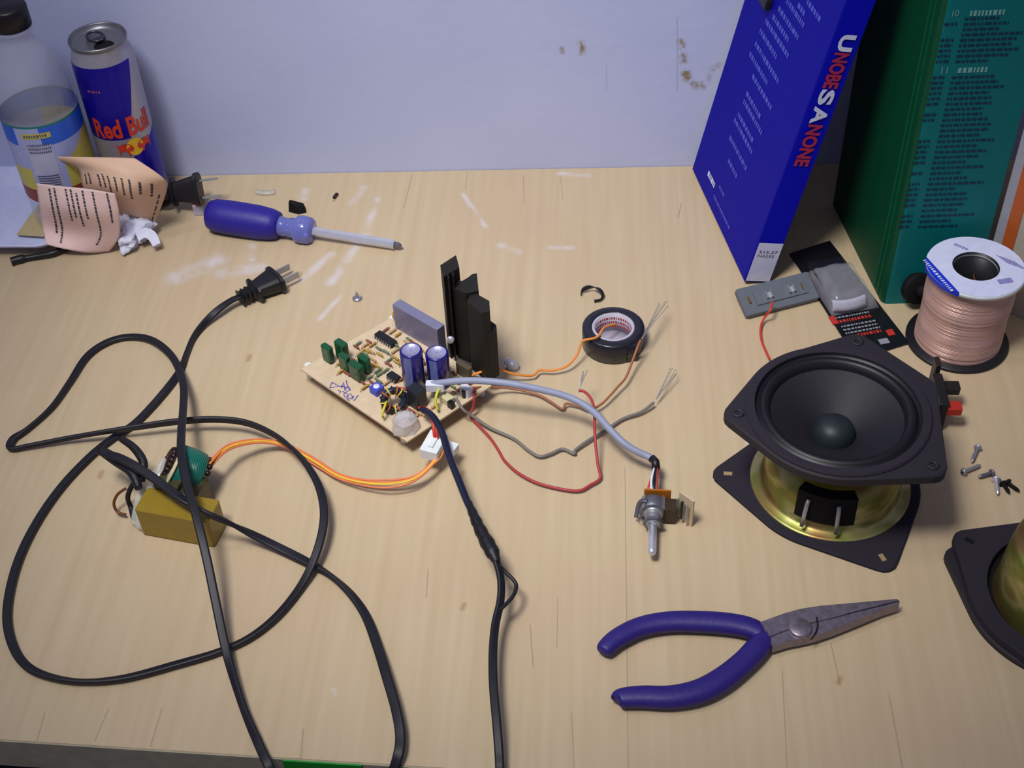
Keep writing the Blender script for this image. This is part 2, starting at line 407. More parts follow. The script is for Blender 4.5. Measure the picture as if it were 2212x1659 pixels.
mb.box(c+nrm*.0018+Vector((0,0,-.0072)), ((P(782,1648)-P(610,1641)).length, .0012, .0145), x=fdir, y=nrm, bev=.0004)
tag(put('green_tape', mb, M('bright_green_tape', '1F8A28', .5), org=c), 'bright green strip stuck on the grey front edge of the table', 'tape')

# ------------------------------------------------------------------ flat twin cords
def zip_prof(w=.0062, h=.0033):
    r = h/2; c = w/2-r; pr = []
    for i in range(9):
        a = math.radians(-90+i*180/8*.86+12.6); pr.append((c+r*math.cos(a), r*math.sin(a)))
    pr.append((0, r*.62))
    for i in range(9):
        a = math.radians(90+i*180/8*.86+12.6); pr.append((-c+r*math.cos(a), r*math.sin(a)))
    pr.append((0, -r*.62)); return pr
def cord_pts(pp, sub=8):
    """pp: (px, py, z, twist)"""
    s = cat(pp, sub); return [P(q[0], q[1], q[2]) for q in s], [q[3] for q in s]
zp = zip_prof()

def make_plug(parent, o, ax, lat, K=1.0):
    """two-pin mains plug: ax points along the pins, lat across them"""
    ax = Vector(ax).normalized(); lat = Vector(lat); lat = (lat-ax*lat.dot(ax)).normalized(); nz = ax.cross(lat).normalized()
    mb = MB()
    secs = [(-.020,.0058,.0055),(-.018,.0040,.0038),(-.0165,.0056,.0052),(-.0145,.0042,.0040),(-.013,.0058,.0052),(-.011,.0045,.0042),
            (-.0095,.0062,.0054),(-.008,.0105,.0072),(-.0065,.0108,.0074),(-.006,.0070,.0056),(.003,.0092,.0064),(.0095,.0105,.0070),(.010,.0122,.0080),(.0125,.0124,.0082),(.013,.0116,.0076)]
    n = 20; vs = []
    for t, a, b in secs:
        for i in range(n):
            th = 2*math.pi*i/n; cc, ss = math.cos(th), math.sin(th)
            k = 1/((abs(cc)**3.5+abs(ss)**3.5)**(1/3.5)); vs.append(Vector(o)+ax*(t*K)+lat*(a*cc*k*K)+nz*(b*ss*k*min(K,1.1)))
    fs = [tuple(range(n-1,-1,-1)), tuple((len(secs)-1)*n+i for i in range(n))]
    for q in range(len(secs)-1):
        for i in range(n): fs.append((q*n+i, q*n+(i+1)%n, (q+1)*n+(i+1)%n, (q+1)*n+i))
    mb.add(vs, fs, 0, False); body = put('plug', mb, black, parent)
    for sgn in (-1, 1):
        m2 = MB(); m2.box(Vector(o)+ax*(.0205*K)+lat*(.0063*sgn*K), (.0165, .0014, .0062), bev=.0006, x=ax, y=lat, z=nz)
        pr = put('prong', m2, tin, body); 
    return body

pc = thing('power_cord', 'long looped black cord ending in a two-pin plug below the screwdriver', 'cord', P(400, 1100))
po = P(568, 618, .009); pax = P(613, 598, .009)-P(500, 655, .009); pax.z = 0
make_plug(pc, po, pax, pax.cross(Z), 1.15)
pp = [(520,641,.009,0),(500,649,.009,0),(470,670,.008,20),(440,700,.004,60),(418,730,.003,80),(403,765,.003,80),(392,795,.003,60),(370,828,.003,30),(330,875,.003,10),(290,915,.003,0),(245,945,.003,0),(195,985,.003,0),
      (135,1048,.003,0),(85,1118,.003,0),(45,1195,.003,0),(22,1270,.003,0),(15,1340,.003,0),(30,1400,.003,10),(60,1440,.003,20),(110,1462,.003,40),(180,1472,.003,50),(270,1464,.003,30),
      (380,1435,.003,20),(470,1408,.003,30),(540,1376,.003,30),(600,1328,.003,20),(652,1262,.004,10),(685,1190,.012,0),(700,1120,.016,-10),(692,1060,.018,-20),(668,1012,.018,-40),(635,972,.017,-60),(590,938,.016,-80),
      (530,913,.015,-90),(460,906,.015,-90),(380,911,.014,-90),(300,922,.012,-80),(220,934,.010,-60),(140,948,.006,-60),(60,963,.004,-50),(24,968,.003,-30),(28,948,.003,0),(60,925,.003,40),
      (110,880,.003,40),(150,825,.003,30),(185,772,.003,10),(225,742,.003,0),(270,728,.003,0),(315,730,.004,0),(350,748,.006,0),(378,780,.010,10),(396,830,.020,10),(396,880,.030,0),(392,930,.040,0),
      (392,985,.047,0),(404,1050,.0475,0),(424,1115,.046,10),(445,1200,.036,0),(466,1300,.022,0),(485,1390,.012,0),(505,1465,.008,-40),(530,1540,.006,-50),(560,1610,.006,-20),(585,1665,.004,0),(600,1710,-.02,0)]
pts, tw = cord_pts(pp); mb = MB(); mb.sweep(pts, zp, tw); put('cord', mb, rubber, pc)

tc_ = thing('power_cord', 'black twin cord running from the transformer to the front edge of the table', 'cord', P(700, 1250))
pp = [(222,978,.040,20),(260,990,.043,0),(310,1018,.043,-10),(355,1050,.042,0),(400,1082,.040,20),(450,1110,.034,70),(490,1128,.026,60),(540,1152,.014,20),(600,1182,.006,0),(660,1212,.004,10),(710,1240,.004,60),(755,1280,.004,40),
      (790,1330,.004,20),(815,1395,.006,0),(835,1460,.010,-10),(855,1530,.010,-20),(865,1590,.008,-10),(858,1640,.005,0),(835,1700,-.012,0)]
pts, tw = cord_pts(pp); mb = MB(); mb.sweep(pts, zip_prof(.0068,.0034), tw); put('cord', mb, rubber, tc_)

sc = thing('spliced_cord', 'black cord with a taped splice lump and small side loop, hanging from the circuit board', 'cord', P(1050, 1300))
pp = [(912,884,.030,0),(935,900,.033,0),(955,935,.032,0),(970,985,.030,0),(990,1035,.029,0),(1010,1085,.028,0),(1028,1120,.028,0)]
pts, tw = cord_pts(pp); mb = MB(); mb.sweep(pts, zip_prof(.0056,.0042), [30]*len(pts)); put('cord', mb, M('dark_blue_cord', '1B1F35', .35), sc)
pp = [(1012,1085,.028,0),(1024,1115,.029,0),(1040,1150,.029,0),(1062,1190,.029,0),(1074,1216,.028,0)]
s = cat([(a_, b2, c2, r2) for (a_, b2, c2, _), r2 in zip(pp, (1.0, 1.5, 1.9, 2.2, 1.0))], 5)
mb = MB(); mb.tube([P(q[0], q[1], q[2]) for q in s], .0023, 9, scale=[q[3]*(1+.08*math.sin(i*2.1)) for i, q in enumerate(s)])
put('taped_splice', mb, M('wrapped_insulating_tape', '14121A', .5, bump=.4, scale=260), sc)
pp = [(1072,1212,.028,0),(1080,1240,.026,0),(1083,1270,.024,0),(1080,1305,.022,0),(1070,1350,.020,0),(1065,1410,.019,0),(1066,1480,.018,0),(1073,1560,.016,0),(1078,1625,.012,0),(1080,1670,.008,0),(1080,1710,-.01,0)]
pts, tw = cord_pts(pp); k = len(pts); mb = MB(); mb.sweep(pts, zip_prof(.0058,.0034), [40 if i < k*.3 else 40-min(50,(i-k*.3)*1.5) for i in range(k)]); put('cord', mb, rubber, sc)
pp = [(1078,1222,.027,0),(1092,1236,.024,0),(1110,1254,.022,0),(1115,1268,.021,0),(1108,1288,.021,0),(1090,1308,.021,0),(1078,1318,.021,0)]
pts, tw = cord_pts(pp); mb = MB(); mb.tube(pts, .0014, 8); put('loop_strand', mb, rubber, sc)

# ------------------------------------------------------------------ transformer
tr = thing('transformer', 'small transformer wrapped in yellow tape with green windings, under the black cords', 'transformer', P(370, 1110))
a0 = P(300, 1150, 0); a1 = P(465, 1180, 0); tx = (a1-a0); tx.z = 0; tx.normalize(); ty = Z.cross(tx)
if ty.y < 0: ty = -ty
ytape = M('yellow_polyester_tape', '8E751C', .4, coat=.2)
cen = P(378, 1140, .014)+ty*.010
mb = MB(); mb.box(cen-Z*.000, (.056, .022, .027), bev=.002, x=tx, y=ty); put('core', mb, ytape, tr)
mb = MB(); mb.box(cen+ty*.020-tx*.008, (.036, .020, .024), bev=.0015, x=tx, y=ty); mb.box(cen+ty*.020-tx*.013+Z*.0135, (.018, .020, .008), bev=.001, x=tx, y=ty)
put('laminations', mb, M('olive_laminated_steel', '4A4428', .4, .3, var=.3, scale=300), tr)
gw = winding('dark_green_windings', '05403A', '0C7A66', .35, 0, 320, 0)
gc = P(402, 1018, .0230); tx = Vector((.80,.02,-.55)).normalized(); ty = Z.cross(tx).normalized(); TZ = tx.cross(ty)
mb = MB()
mb.lathe([(.0,-.0125),(.0160,-.0105),(.0172,-.0092),(.0176,-.003),(.0179,.003),(.0172,.0092),(.0160,.0105),(.0,.0125)], gc, tx, 36); gwo = put('coil', mb, gw, tr)
mb = MB(); ce = gc-tx*.0140
for i in range(18):
    an = 2*math.pi*i/18; p = ce+ty*(.0092*math.cos(an))+TZ*(.0125*math.sin(an)); mb.lathe([(0,-.0026),(.0018,-.0022),(.0027,0),(.0018,.0022),(0,.0026)], p, tx, 8)
mb.lathe([(0,-.0022),(.0105,-.0022),(.0105,.002),(0,.002)], ce, tx, 24); put('coil_end', mb, M('dark_brown_varnish', '200A0A', .4), tr)
mb = MB(); ce2 = gc+tx*.0125
for i in range(16):
    an = 2*math.pi*i/16; p = ce2+ty*(.0140*math.cos(an))+TZ*(.0140*math.sin(an)); mb.lathe([(0,-.0022),(.0018,-.0016),(.0024,0),(.0018,.0016),(0,.0022)], p, tx, 8)
put('coil_end', mb, M('dark_brown_varnish'), tr)
# bobbin flange and clear tape
mb = MB(); mb.lathe([(0,-.0008),(.0184,-.0008),(.0188,0),(.0184,.0008),(0,.0008)], gc-tx*.0112, tx, 32); put('bobbin_flange', mb, M('cream_nylon', 'C8C098', .4), tr)
clear = M('clear_tape', 'D8D8D0', .15, alpha=.38, coat=.5)
mb = MB()
tp = [P(282,1130,.004), P(300,1060,.020), P(330,1010,.030), P(352,990,.031)]
tq = [P(312,1150,.004), P(335,1085,.022), P(368,1030,.033), P(385,1005,.034)]
mb.grid(lambda u, v: (cat(tp, 6)[int(v*18)][0]*(1-u)+cat(tq, 6)[int(v*18)][0]*u, cat(tp, 6)[int(v*18)][1]*(1-u)+cat(tq, 6)[int(v*18)][1]*u, cat(tp, 6)[int(v*18)][2]*(1-u)+cat(tq, 6)[int(v*18)][2]*u+.002*math.sin(u*9+v*7)), 10, 18)
solid(put('tape_flap', mb, clear, tr), .0003)['label'] = 'clear tape flap'
# black taped primary leads at the left end
s = cat([(216,972,.036,1.3),(248,992,.035,1.7),(285,1020,.034,1.5),(300,1055,.030,1.1)], 5)
mb = MB(); mb.tube([P(q[0], q[1], q[2]) for q in s], .0026, 8, scale=[q[3] for q in s]); put('taped_lead', mb, M('wrapped_insulating_tape'), tr)
s = cat([(262,948,.038,1),(290,968,.038,1.2),(310,1000,.036,1.2),(306,1040,.030,1)], 5)
mb = MB(); mb.tube([P(q[0], q[1], q[2]) for q in s], .0026, 8, scale=[q[3] for q in s]); put('taped_lead', mb, M('wrapped_insulating_tape'), tr)
mb = MB(); mb.tube([P(*q) for q in cat([(292,1040,.024),(282,1055,.020),(276,1075,.014),(282,1095,.006),(288,1120,.004)], 5)], .0018, 8); put('lead_wire', mb, black, tr)
mb = MB(); mb.tube([P(*q) for q in cat([(272,1055,.020),(254,1068,.016),(246,1088,.010),(254,1106,.005),(272,1112,.004)], 6)], .0011, 8); put('lead_wire', mb, M('brown_enamel_wire', '6A3A20', .3), tr)
for k, (dy, dz, mt) in enumerate(((-8,.002,pinkw),(0,0,yelloww),(7,-.001,pinkw),(-3,.003,orangew))):
    w = [(452,1006+dy,.026+dz),(485,972+dy*.8,.024),(520,958+dy*.6,.020),(565,953+dy*.5,.014),(610,960+dy*.5,.008),(650,980+dy*.8,.004),(690,1004+dy*.9,.004),(730,1028+dy*.7,.006),(780,1042+dy*.8,.008),(835,1046+dy*1.1,.010),
         (885,1038+dy*.8,.012),(918,1018+dy*.5,.014),(938+k*4,990,.016),(940+k*6,972,.017)]
    mb = MB(); mb.tube([P(*q) for q in cat(w, 6)], .0008, 7); put('lead_wire', mb, mt, tr)
# white plug housing on the leads
mb = MB(); ca = P(938, 962, .019); cxd = (P(922,985,.019)-P(950,935,.019)); cxd.z=0; cxd.normalize(); cyd = Z.cross(cxd)
mb.box(ca, (.022, .014, .009), bev=.001, x=cxd, y=cyd); mb.box(ca+Z*.0050, (.014, .004, .002), x=cxd, y=cyd); conn = put('connector_housing', mb, M('milky_white_nylon', 'DDE2E4', .35), tr)
mb = MB(); cb = P(966, 965, .017); mb.box(cb, (.016, .008, .006), bev=.0008, x=(P(985,972)-P(950,960)), y=Z.cross(P(985,972)-P(950,960))); put('connector_housing', mb, M('milky_white_nylon'), tr)

# ------------------------------------------------------------------ circuit board
BZ = .0166
L_, B_, R_, T_ = P(650, 800, .015), P(880, 957, .015), P(1062, 836, .015), P(845, 690, .015)
e1 = (L_-B_); e1.z = 0; e1.normalize(); e2 = (R_-B_); e2.z = 0; e2 = (e2-e1*e2.dot(e1)).normalized()
cbd = thing('circuit_board', 'cream circuit board crowded with components and carrying a tall black heatsink', 'circuit board', P(855, 830))
mb = MB(); mb.prism([L_, B_, R_, T_], .0150, .0166); put('board', mb, M('cream_circuit_laminate', 'CDB89A', .5, var=.08, scale=160), cbd)['label'] = 'cream board laminate'
for px, py in ((668,802),(872,940),(1040,840),(850,700)):
    mb = MB(); p = P(px, py, .0075); mb.lathe([(.0028,-.0075),(.0028,.0073)], p, Z, 12); put('standoff', mb, M('milky_white_nylon'), cbd)
def on(px, py): return P(px, py, BZ)
green = M('dark_green_film_capacitor', '0B4A2A', .3, coat=.3)
for px, py, w, t, h, tl in ((711,780,.0105,.0055,.0150,1),(742,776,.0115,.0065,.0170,1),(748,800,.0105,.0055,.0150,.5),(773,818,.0130,.0065,.0145,.9),(790,802,.0110,.0060,.0140,1)):
    mb = MB(); p = on(px, py); mb.box(p+Z*(h/2+.0012), (w, t, h), bev=.0019, x=-e1, y=e2); o = put('film_capacitor', mb, green, cbd)
    m2 = MB()
    for sg in (-1, 1): m2.tube([p+e1*(sg*w*.3), p+e1*(sg*w*.3)+Z*.002], .0004, 5)
    put('lead', m2, tin, o)
def dip(px, py, n, w):
    p = on(px, py); ln = n*.00254
    mb = MB(); mb.box(p+Z*.0030, (ln, w, .0032), bev=.0005, x=e1, y=e2); mb.lathe([(0,0),(.0008,0),(.0008,.0001),(0,.0001)], p+Z*.0047+e1*(ln*.42), Z, 10)
    o = put('integrated_circuit', mb, black, cbd); m2 = MB()
    for i in range(n):
        for sg in (-1, 1):
            q = p+e1*((i-(n-1)/2)*.00254)+e2*(sg*(w/2+.0006)); m2.box(q+Z*.0016, (.0011, .0004, .0034), x=e1, y=e2); m2.box(q-e2*(sg*.0005)+Z*.0032, (.0011, .0014, .0003), x=e1, y=e2)
    put('pins', m2, tin, o)
dip(834, 738, 8, .0065); dip(851, 820, 4, .0062)
# electrolytic capacitors
bluec = M('dark_blue_capacitor_sleeve', '1D1470', .3, coat=.5); alu = M('capacitor_can_top', 'AFAED2', .4, .4)
for px, py, r, h, z0 in ((897,838,.0086,.0400,0),(950,828,.0089,.0325,0)):
    p = on(px, py); mb = MB()
    mb.lathe([(r*.96,0),(r,.0006),(r,.0026),(r*.93,.0032),(r,.0038),(r,h-.0008),(r*.94,h),(r*.82,h)], p, Z, 40, caps=False); o = put('electrolytic_capacitor', mb, bluec, cbd)
    m2 = MB(); m2.lathe([(0,h-.0004),(r*.83,h-.0004),(r*.84,h+.0001)], p, Z, 32, caps=False); 
    for k in range(3):
        an = k*math.pi/3+.4; d = Vector((math.cos(an), math.sin(an), 0)); m2.box(p+Z*(h-.0002), (r*1.2, .0004, .0003), x=d, y=Z.cross(d))
    put('capacitor_top', m2, alu, o)
    m3 = MB(); a_c = math.atan2(-p.y, -p.x)-.45
    m3.grid(lambda u, v: p+Vector((math.cos(a_c+(u-.5)*.7), math.sin(a_c+(u-.5)*.7), 0))*(r*1.008)+Z*(.004+v*(h-.0055)), 6, 1); put('side_stripe', m3, M('slate_blue', '6670A8', .3), o)  # paler slate-blue stripe up one side of each capacitor
# heatsink
def yz(px, py, z): return P(px, py, z)
hs = put('heatsink', MB(), anod, cbd)
hb = MB(); zt = BZ
for tops, zz_ in (([(951,573),(985,551),(992,577),(958,598)], .1000), ([(972,612),(985,603),(998,607),(1010,600),(1020,592),(1030,590),(1034,628),(1006,634),(976,622)], .0880),
                  ([(1020,628),(1030,635),(1057,650),(1058,672),(1040,676),(1008,652)], .0855), ([(1037,709),(1057,691),(1072,702),(1073,712),(1056,722),(1038,718)], .0640)):
    hb.prism([P(x, y, zz_) for x, y in tops], zt, zz_)
for x, y in ((962,575),(972,569)): hb.prism([P(x-1,y,.1), P(x+1,y-1,.1), P(x+9,y+27,.1), P(x+6,y+28,.1)], zt, .1004)
bpy.data.objects.remove(hs); hs = put('heatsink', hb, anod, cbd)
mb = MB(); p = P(975, 722, .040); mb.lathe([(0,0),(.0030,0),(.0032,.001),(.002,.002),(0,.0022)], p-Vector((0,.006,0)), (0,-1,.3), 16)
put('mounting_screw', mb, chrome, cbd)
# small power transistor under the heatsink, mica piece
mb = MB(); p = P(1003, 800, .0225); mb.box(p, (.014, .0045, .012), bev=.0005, x=e1, y=e2); put('power_transistor', mb, M('grey_brown_epoxy', '55493C', .5), cbd)
# grey aluminium bar
mb = MB(); ga = on(862, 702); gb = on(957, 758); gd = gb-ga; gd.z = 0; gn = Z.cross(gd).normalized()
mb.box((ga+gb)/2+Z*.0125, (gd.length, .0088, .025), bev=.0006, x=gd, y=gn); put('aluminium_bar', mb, M('brushed_grey_aluminium', '8482A0', .45, .35), cbd)['label'] = 'grey aluminium bar'
# many little parts
rr = random.Random(3)
cols = [M('tan_resistor', 'B89468', .5), M('red_brown_resistor', '8A4A40', .5), M('ochre_resistor', 'B08A3C', .5), M('green_grey_resistor', '66785E', .5)]
def inside(q):
    u = (q-B_).dot(e1)/ (L_-B_).length; v = (q-B_).dot(e2)/(R_-B_).length; return u, v
spots_ = []
for k in range(1500):
    if len(spots_) >= 84: break
    u, v = rr.uniform(.10,.93), rr.uniform(.20,.95)
    q = B_.lerp(L_, u).lerp(R_.lerp(T_, u), v); q.z = BZ
    bad = any((q-s_).length < .0040 for s_ in spots_)
    for px, py, rd in ((834,738,.010),(851,820,.007),(897,836,.011),(949,826,.011),(711,778,.006),(743,770,.007),(748,795,.006),(772,814,.008),(789,797,.006),(1000,780,.013),(1045,800,.012),(815,845,.008),(910,730,.009),(880,715,.008),(945,750,.010),(858,880,.010),(915,868,.011)):
        if (q-on(px, py)).length < rd: bad = True
    if not bad: spots_.append(q)
for k, q in enumerate(spots_):
    d = e1 if rr.random() < .6 else e2; ln = rr.uniform(.005,.0075); mb = MB()
    mb.lathe([(0,-ln/2),(.0009,-ln/2+.0002),(.0012,-ln/2+.001),(.0009,-ln*.2),(.0009,ln*.2),(.0012,ln/2-.001),(.0009,ln/2-.0002),(0,ln/2)], q+Z*.0020, d, 10)
    mb.tube([q-d*(ln*.75), q-d*(ln*.75)+Z*.0018, q-d*(ln*.4)+Z*.0020], .0003, 5); mb.tube([q+d*(ln*.75), q+d*(ln*.75)+Z*.0018, q+d*(ln*.4)+Z*.0020], .0003, 5)
    put('resistor', mb, cols[k % 4], cbd)
for px, py, c_ in ((860,690,'B8860B'),(869,688,'C89010'),(878,698,'A87808'),(938,735,'8A8A40')):
    mb = MB(); p = on(px, py)+e2*-.002; mb.lathe([(0,.001),(.002,.0015),(.0031,.005),(.0026,.008),(0,.0095)], p, Z, 14); put('tantalum_capacitor', mb, M('ochre_epoxy_'+c_, c_, .35), cbd)
mb = MB(); p = on(815, 847); mb.box(p+Z*.003, (.0085, .0085, .006), bev=.0006, x=e1, y=e2); tm = put('trimmer', mb, M('bright_blue_plastic', '3C48B8', .4), cbd)
mb = MB(); mb.lathe([(0,.006),(.0026,.006),(.0026,.0066),(0,.0066)], p, Z, 16); mb.box(p+Z*.0068, (.004,.0006,.0004)); put('dial', mb, whitep, tm)
# handwriting in blue ink
def stroke(mb, pl):
    mb.tube([P(x, y, BZ+.00012) for x, y in pl], .00038, 5)
mb = MB()
for pl in ([(717,826),(712,838)],[(717,826),(732,834),(712,838)],[(732,834),(740,836)],[(738,838),(742,826),(745,842)],[(737,833),(750,838)],[(748,822),(750,832),(756,844)],[(745,842),(752,834),(757,842),(750,846),(745,842)],
           [(730,843),(736,846),(733,851)],[(740,846),(748,849)],[(742,852),(748,848),(752,855),(745,858),(742,852)],[(750,856),(757,850),(762,858),(755,862),(750,856)],[(760,863),(764,855)],[(764,866),(774,854)],[(748,860),(755,866)]):
    stroke(mb, pl)
put('handwriting', mb, ink, cbd)
# toroidal choke
mb = MB(); p = on(853, 882)+Z*.0085; axd = (e2*.3-e1*.2+Vector((0,-1,.55))).normalized()
ring = [(.0078+.0026*math.cos(t), .0028*math.sin(t)) for t in [2*math.pi*i/14 for i in range(14)]]
mb.lathe(ring, p, axd, 32, closed=True); tor = put('choke', mb, M('dark_ferrite', '1E2C3C', .35), cbd)
u_ = axd.orthogonal().normalized(); w_ = axd.cross(u_); m_ = [M('orange_enamel', 'C0602A', .35), M('dark_brown_varnish'), M('yellow_wire_insulation')]
for k in range(16):
    if k in (5, 6): continue
    an = 2*math.pi*k/16; d = u_*math.cos(an)+w_*math.sin(an)
    lp = [p+d*(.0078+.0031*math.cos(t))+axd*(.0033*math.sin(t)) for t in [2*math.pi*i/12 for i in range(13)]]
    mb = MB(); mb.sweep(lp, [(.0006*math.cos(q), .0006*math.sin(q)) for q in (0,1.05,2.1,3.14,4.19,5.24)], up=w_ if abs(math.cos(an)) > .7 else u_); put('winding', mb, m_[k % 3], tor)
mb = MB(); mb.tube([P(*q) for q in cat([(836,848,.019),(838,858,.024),(832,875,.028),(826,895,.024),(830,905,.018)], 5)], .0009, 7); put('jumper_wire', mb, M('lime_yellow_wire', 'C8CC40', .4), cbd)
mb = MB(); mb.tube([P(*q) for q in cat([(842,846,.019),(862,838,.027),(878,842,.027),(888,856,.020)], 5)], .0008, 7); put('jumper_wire', mb, redw, cbd)
mb = MB(); mb.tube([P(*q) for q in cat([(952,836,.028),(944,850,.030),(941,868,.026),(946,886,.020)], 5)], .0011, 7); put('jumper_wire', mb, M('lime_yellow_wire'), cbd)
# clear plastic lump at the near corner
mb = MB(); p = on(877, 925)
rb = random.Random(5)
jit = [[rb.uniform(.86,1.12) for _ in range(9)] for _ in range(7)]
mb.grid(lambda u, v: p+Vector((math.cos(u*2*math.pi), math.sin(u*2*math.pi), 0))*(.0105*math.cos(v*math.pi/2)**.6*jit[int(v*6)][int(u*8) % 8])+Z*(.014*math.sin(v*math.pi/2)), 8, 6, smooth=False)
put('glue_lump', mb, M('clear_plastic', 'D4D2DC', .12, alpha=.62, coat=.8, trans=.2), cbd)['label'] = 'clear shiny lump on the near corner'
# dark terminal block with the mains cord, mains wires
mb = MB(); p = on(903, 875); mb.box(p+Z*.009, (.012, .010, .018), bev=.001, x=e1, y=e2); put('terminal_block', mb, M('dark_slate_plastic', '22262E', .4), cbd)
mb = MB()
for k in range(2): mb.tube([P(*q) for q in cat([(905+k*10,880,.022),(925+k*8,892,.030),(935+k*5,912,.032),(938+k*6,938,.027),(940+k*6,950,.022)], 5)], .0012, 8)
put('supply_wire', mb, M('bright_red_wire', 'C23A30', .4), cbd)
for px, py, dm, mt in ((1008,852,(.009,.006,.008),whitep),(966,868,(.010,.007,.006),M('cream_nylon')),(975,880,(.005,.004,.006),black),(1003,858,(.003,.003,.007),black),(1012,840,(.003,.003,.006),red),(888,868,(.006,.005,.010),M('cream_nylon'))):
    mb = MB(); mb.box(on(px, py)+Z*(dm[2]/2), dm, bev=.0006, x=e1, y=e2); put('pin_header', mb, mt, cbd)
# output wires soldered to the board
def wire(pl, r, mt, strands=None, name='output_wire', par=None):
    mb = MB(); mb.tube([P(*q) for q in cat(pl, 7)], r, 8); o = put(name, mb, mt, par or cbd)
    if strands:
        ms = MB(); (x0, y0, z0), (x1, y1, z1) = strands; rs = random.Random(int(x0))
        for k in range(5):
            dx, dy = rs.uniform(-8, 12), rs.uniform(-8, 8)
            ms.tube([P(*q) for q in cat([(x0, y0, z0), ((x0+x1)/2+dx*.4, (y0+y1)/2+dy*.4, (z0+z1)/2+.001), (x1+dx, y1+dy, z1)], 4)], .00022, 5)
        put('bare_strands', ms, tin, o)
    return o
wire([(1015,812,.020),(1050,800,.022),(1075,797,.018),(1110,808,.010),(1150,811,.006),(1165,800,.006),(1195,800,.006),(1225,790,.008),(1245,768,.012),(1256,742,.019),(1262,735,.0215),(1290,728,.0215),(1305,708,.0205),(1330,700,.014)], .0010, orangew)
wire([(1020,838,.020),(1060,836,.012),(1110,840,.006),(1160,852,.004),(1190,868,.004),(1215,884,.003),(1222,872,.005),(1245,876,.004),(1275,884,.006),(1300,872,.007),(1320,852,.008),(1335,835,.009),(1352,815,.010),(1366,780,.014),(1378,748,.020),(1384,735,.021)], .0010, brownw, ((1386,732,.021),(1432,655,.020)))
wire([(985,860,.020),(1000,884,.016),(1020,898,.010),(1060,925,.004),(1110,948,.003),(1140,972,.003),(1165,986,.003),(1190,980,.003),(1215,970,.003),(1240,980,.003),(1243,972,.003),(1270,952,.004),(1310,928,.003),(1345,905,.003),(1385,890,.004),(1412,870,.006)], .0012, greyw, ((1414,868,.006),(1454,802,.010)))
wire([(1024,838,.020),(1024,860,.018),(1022,880,.010),(1016,898,.005),(1035,920,.004),(1058,945,.003),(1075,970,.003),(1090,995,.003),(1120,1022,.003),(1160,1043,.003),(1210,1056,.003),(1250,1060,.003),(1275,1048,.003),(1296,1032,.004),(1291,1000,.010),(1285,940,.020),(1284,890,.024),(1277,862,.026),(1262,846,.026),(1250,844,.026)], .0011, redw, ((1252,842,.026),(1260,806,.030)))

# ------------------------------------------------------------------ potentiometer on grey cable
pt = thing('potentiometer', 'metal potentiometer with a silver shaft on the end of a grey cable', 'potentiometer', P(1410, 1110))
mb = MB(); wpts = [(925,832,.030),(960,826,.034),(1010,822,.038),(1060,824,.040),(1110,830,.040),(1160,840,.038),(1210,852,.035),(1250,868,.032),(1285,892,.030),(1315,925,.028),(1345,955,.024),(1375,975,.020),(1400,986,.018),(1412,994,.018)]
mb.tube([P(*q) for q in cat(wpts, 8)], .0027, 12); put('cable', mb, cableg, pt)
mb = MB(); mb.tube([P(1408,990,.018), P(1416,998,.018), P(1417,1012,.017)], .0031, 12); put('cable_sleeve', mb, black, pt)
mb = MB(); mb.box(P(940,834,.030), (.014,.006,.007), bev=.0008); put('cable_plug', mb, whitep, pt)
for k, (dx, mt) in enumerate(((-3,whitep),(2,black),(6,black),(9,redw))):
    mb = MB(); mb.tube([P(*q) for q in cat([(1416+dx*.4,1008,.017),(1411+dx*.9,1030,.018),(1410+dx,1050,.017),(1414+dx*.8,1066,.014)], 5)], .0009, 7); put('core_wire', mb, mt, pt)
mb = MB(); mb.tube([P(*q) for q in cat([(1408,1030,.017),(1402,1048,.016),(1399,1062,.014),(1400,1074,.012)], 5)], .0008, 7); put('core_wire', mb, M('bright_red_wire'), pt)
py_ = (P(1409,1240,.010)-P(1413,1100,.010)).normalized(); px_ = py_.cross(Z).normalized(); px_ = -px_ if px_.x < 0 else px_
pc0 = P(1411,1098,.0105)
mb = MB(); mb.box(P(1420,1072,.015), (.019,.0015,.014), bev=.0006, x=px_, y=py_); put('terminal_board', mb, M('amber_phenolic', 'A86418', .4), pt)
mb = MB(); mb.lathe([(.0,-.0052),(.0092,-.0052),(.0098,-.0046),(.0098,.0042),(.0092,.005),(0,.005)], pc0, py_, 32); put('body', mb, M('dull_grey_metal', '72727E', .4, .6), pt)
mb = MB()
for k in range(4): mb.box(pc0+Vector((math.cos(k*1.57+.78)*.0099, 0, math.sin(k*1.57+.78)*.0099)), (.003,.011,.0012), x=Vector((-math.sin(k*1.57+.78),0,math.cos(k*1.57+.78))), y=py_)
put('casing_clips', mb, tin, pt)
prof = [(0,.004),(.0068,.004),(.0068,.006)]
for k in range(7): prof += [(.0056,.0066+k*.0011),(.0050,.0071+k*.0011)]
prof += [(.0048,.0150),(0,.0150)]
mb = MB(); mb.lathe(prof, pc0, py_, 28); put('threaded_bushing', mb, tin, pt)
mb = MB(); pr6 = [(.0071*math.cos(i*math.pi/3), .0071*math.sin(i*math.pi/3)) for i in range(6)]; mb.sweep([pc0+py_*.0125, pc0+py_*.0148], pr6, smooth=False); put('hex_nut', mb, M('dull_grey_metal'), pt)
mb = MB(); mb.lathe([(0,.014),(.0030,.014),(.0030,.0385),(.0026,.0405),(.0018,.0415),(0,.0415)], pc0, py_, 24); put('shaft', mb, chrome, pt)
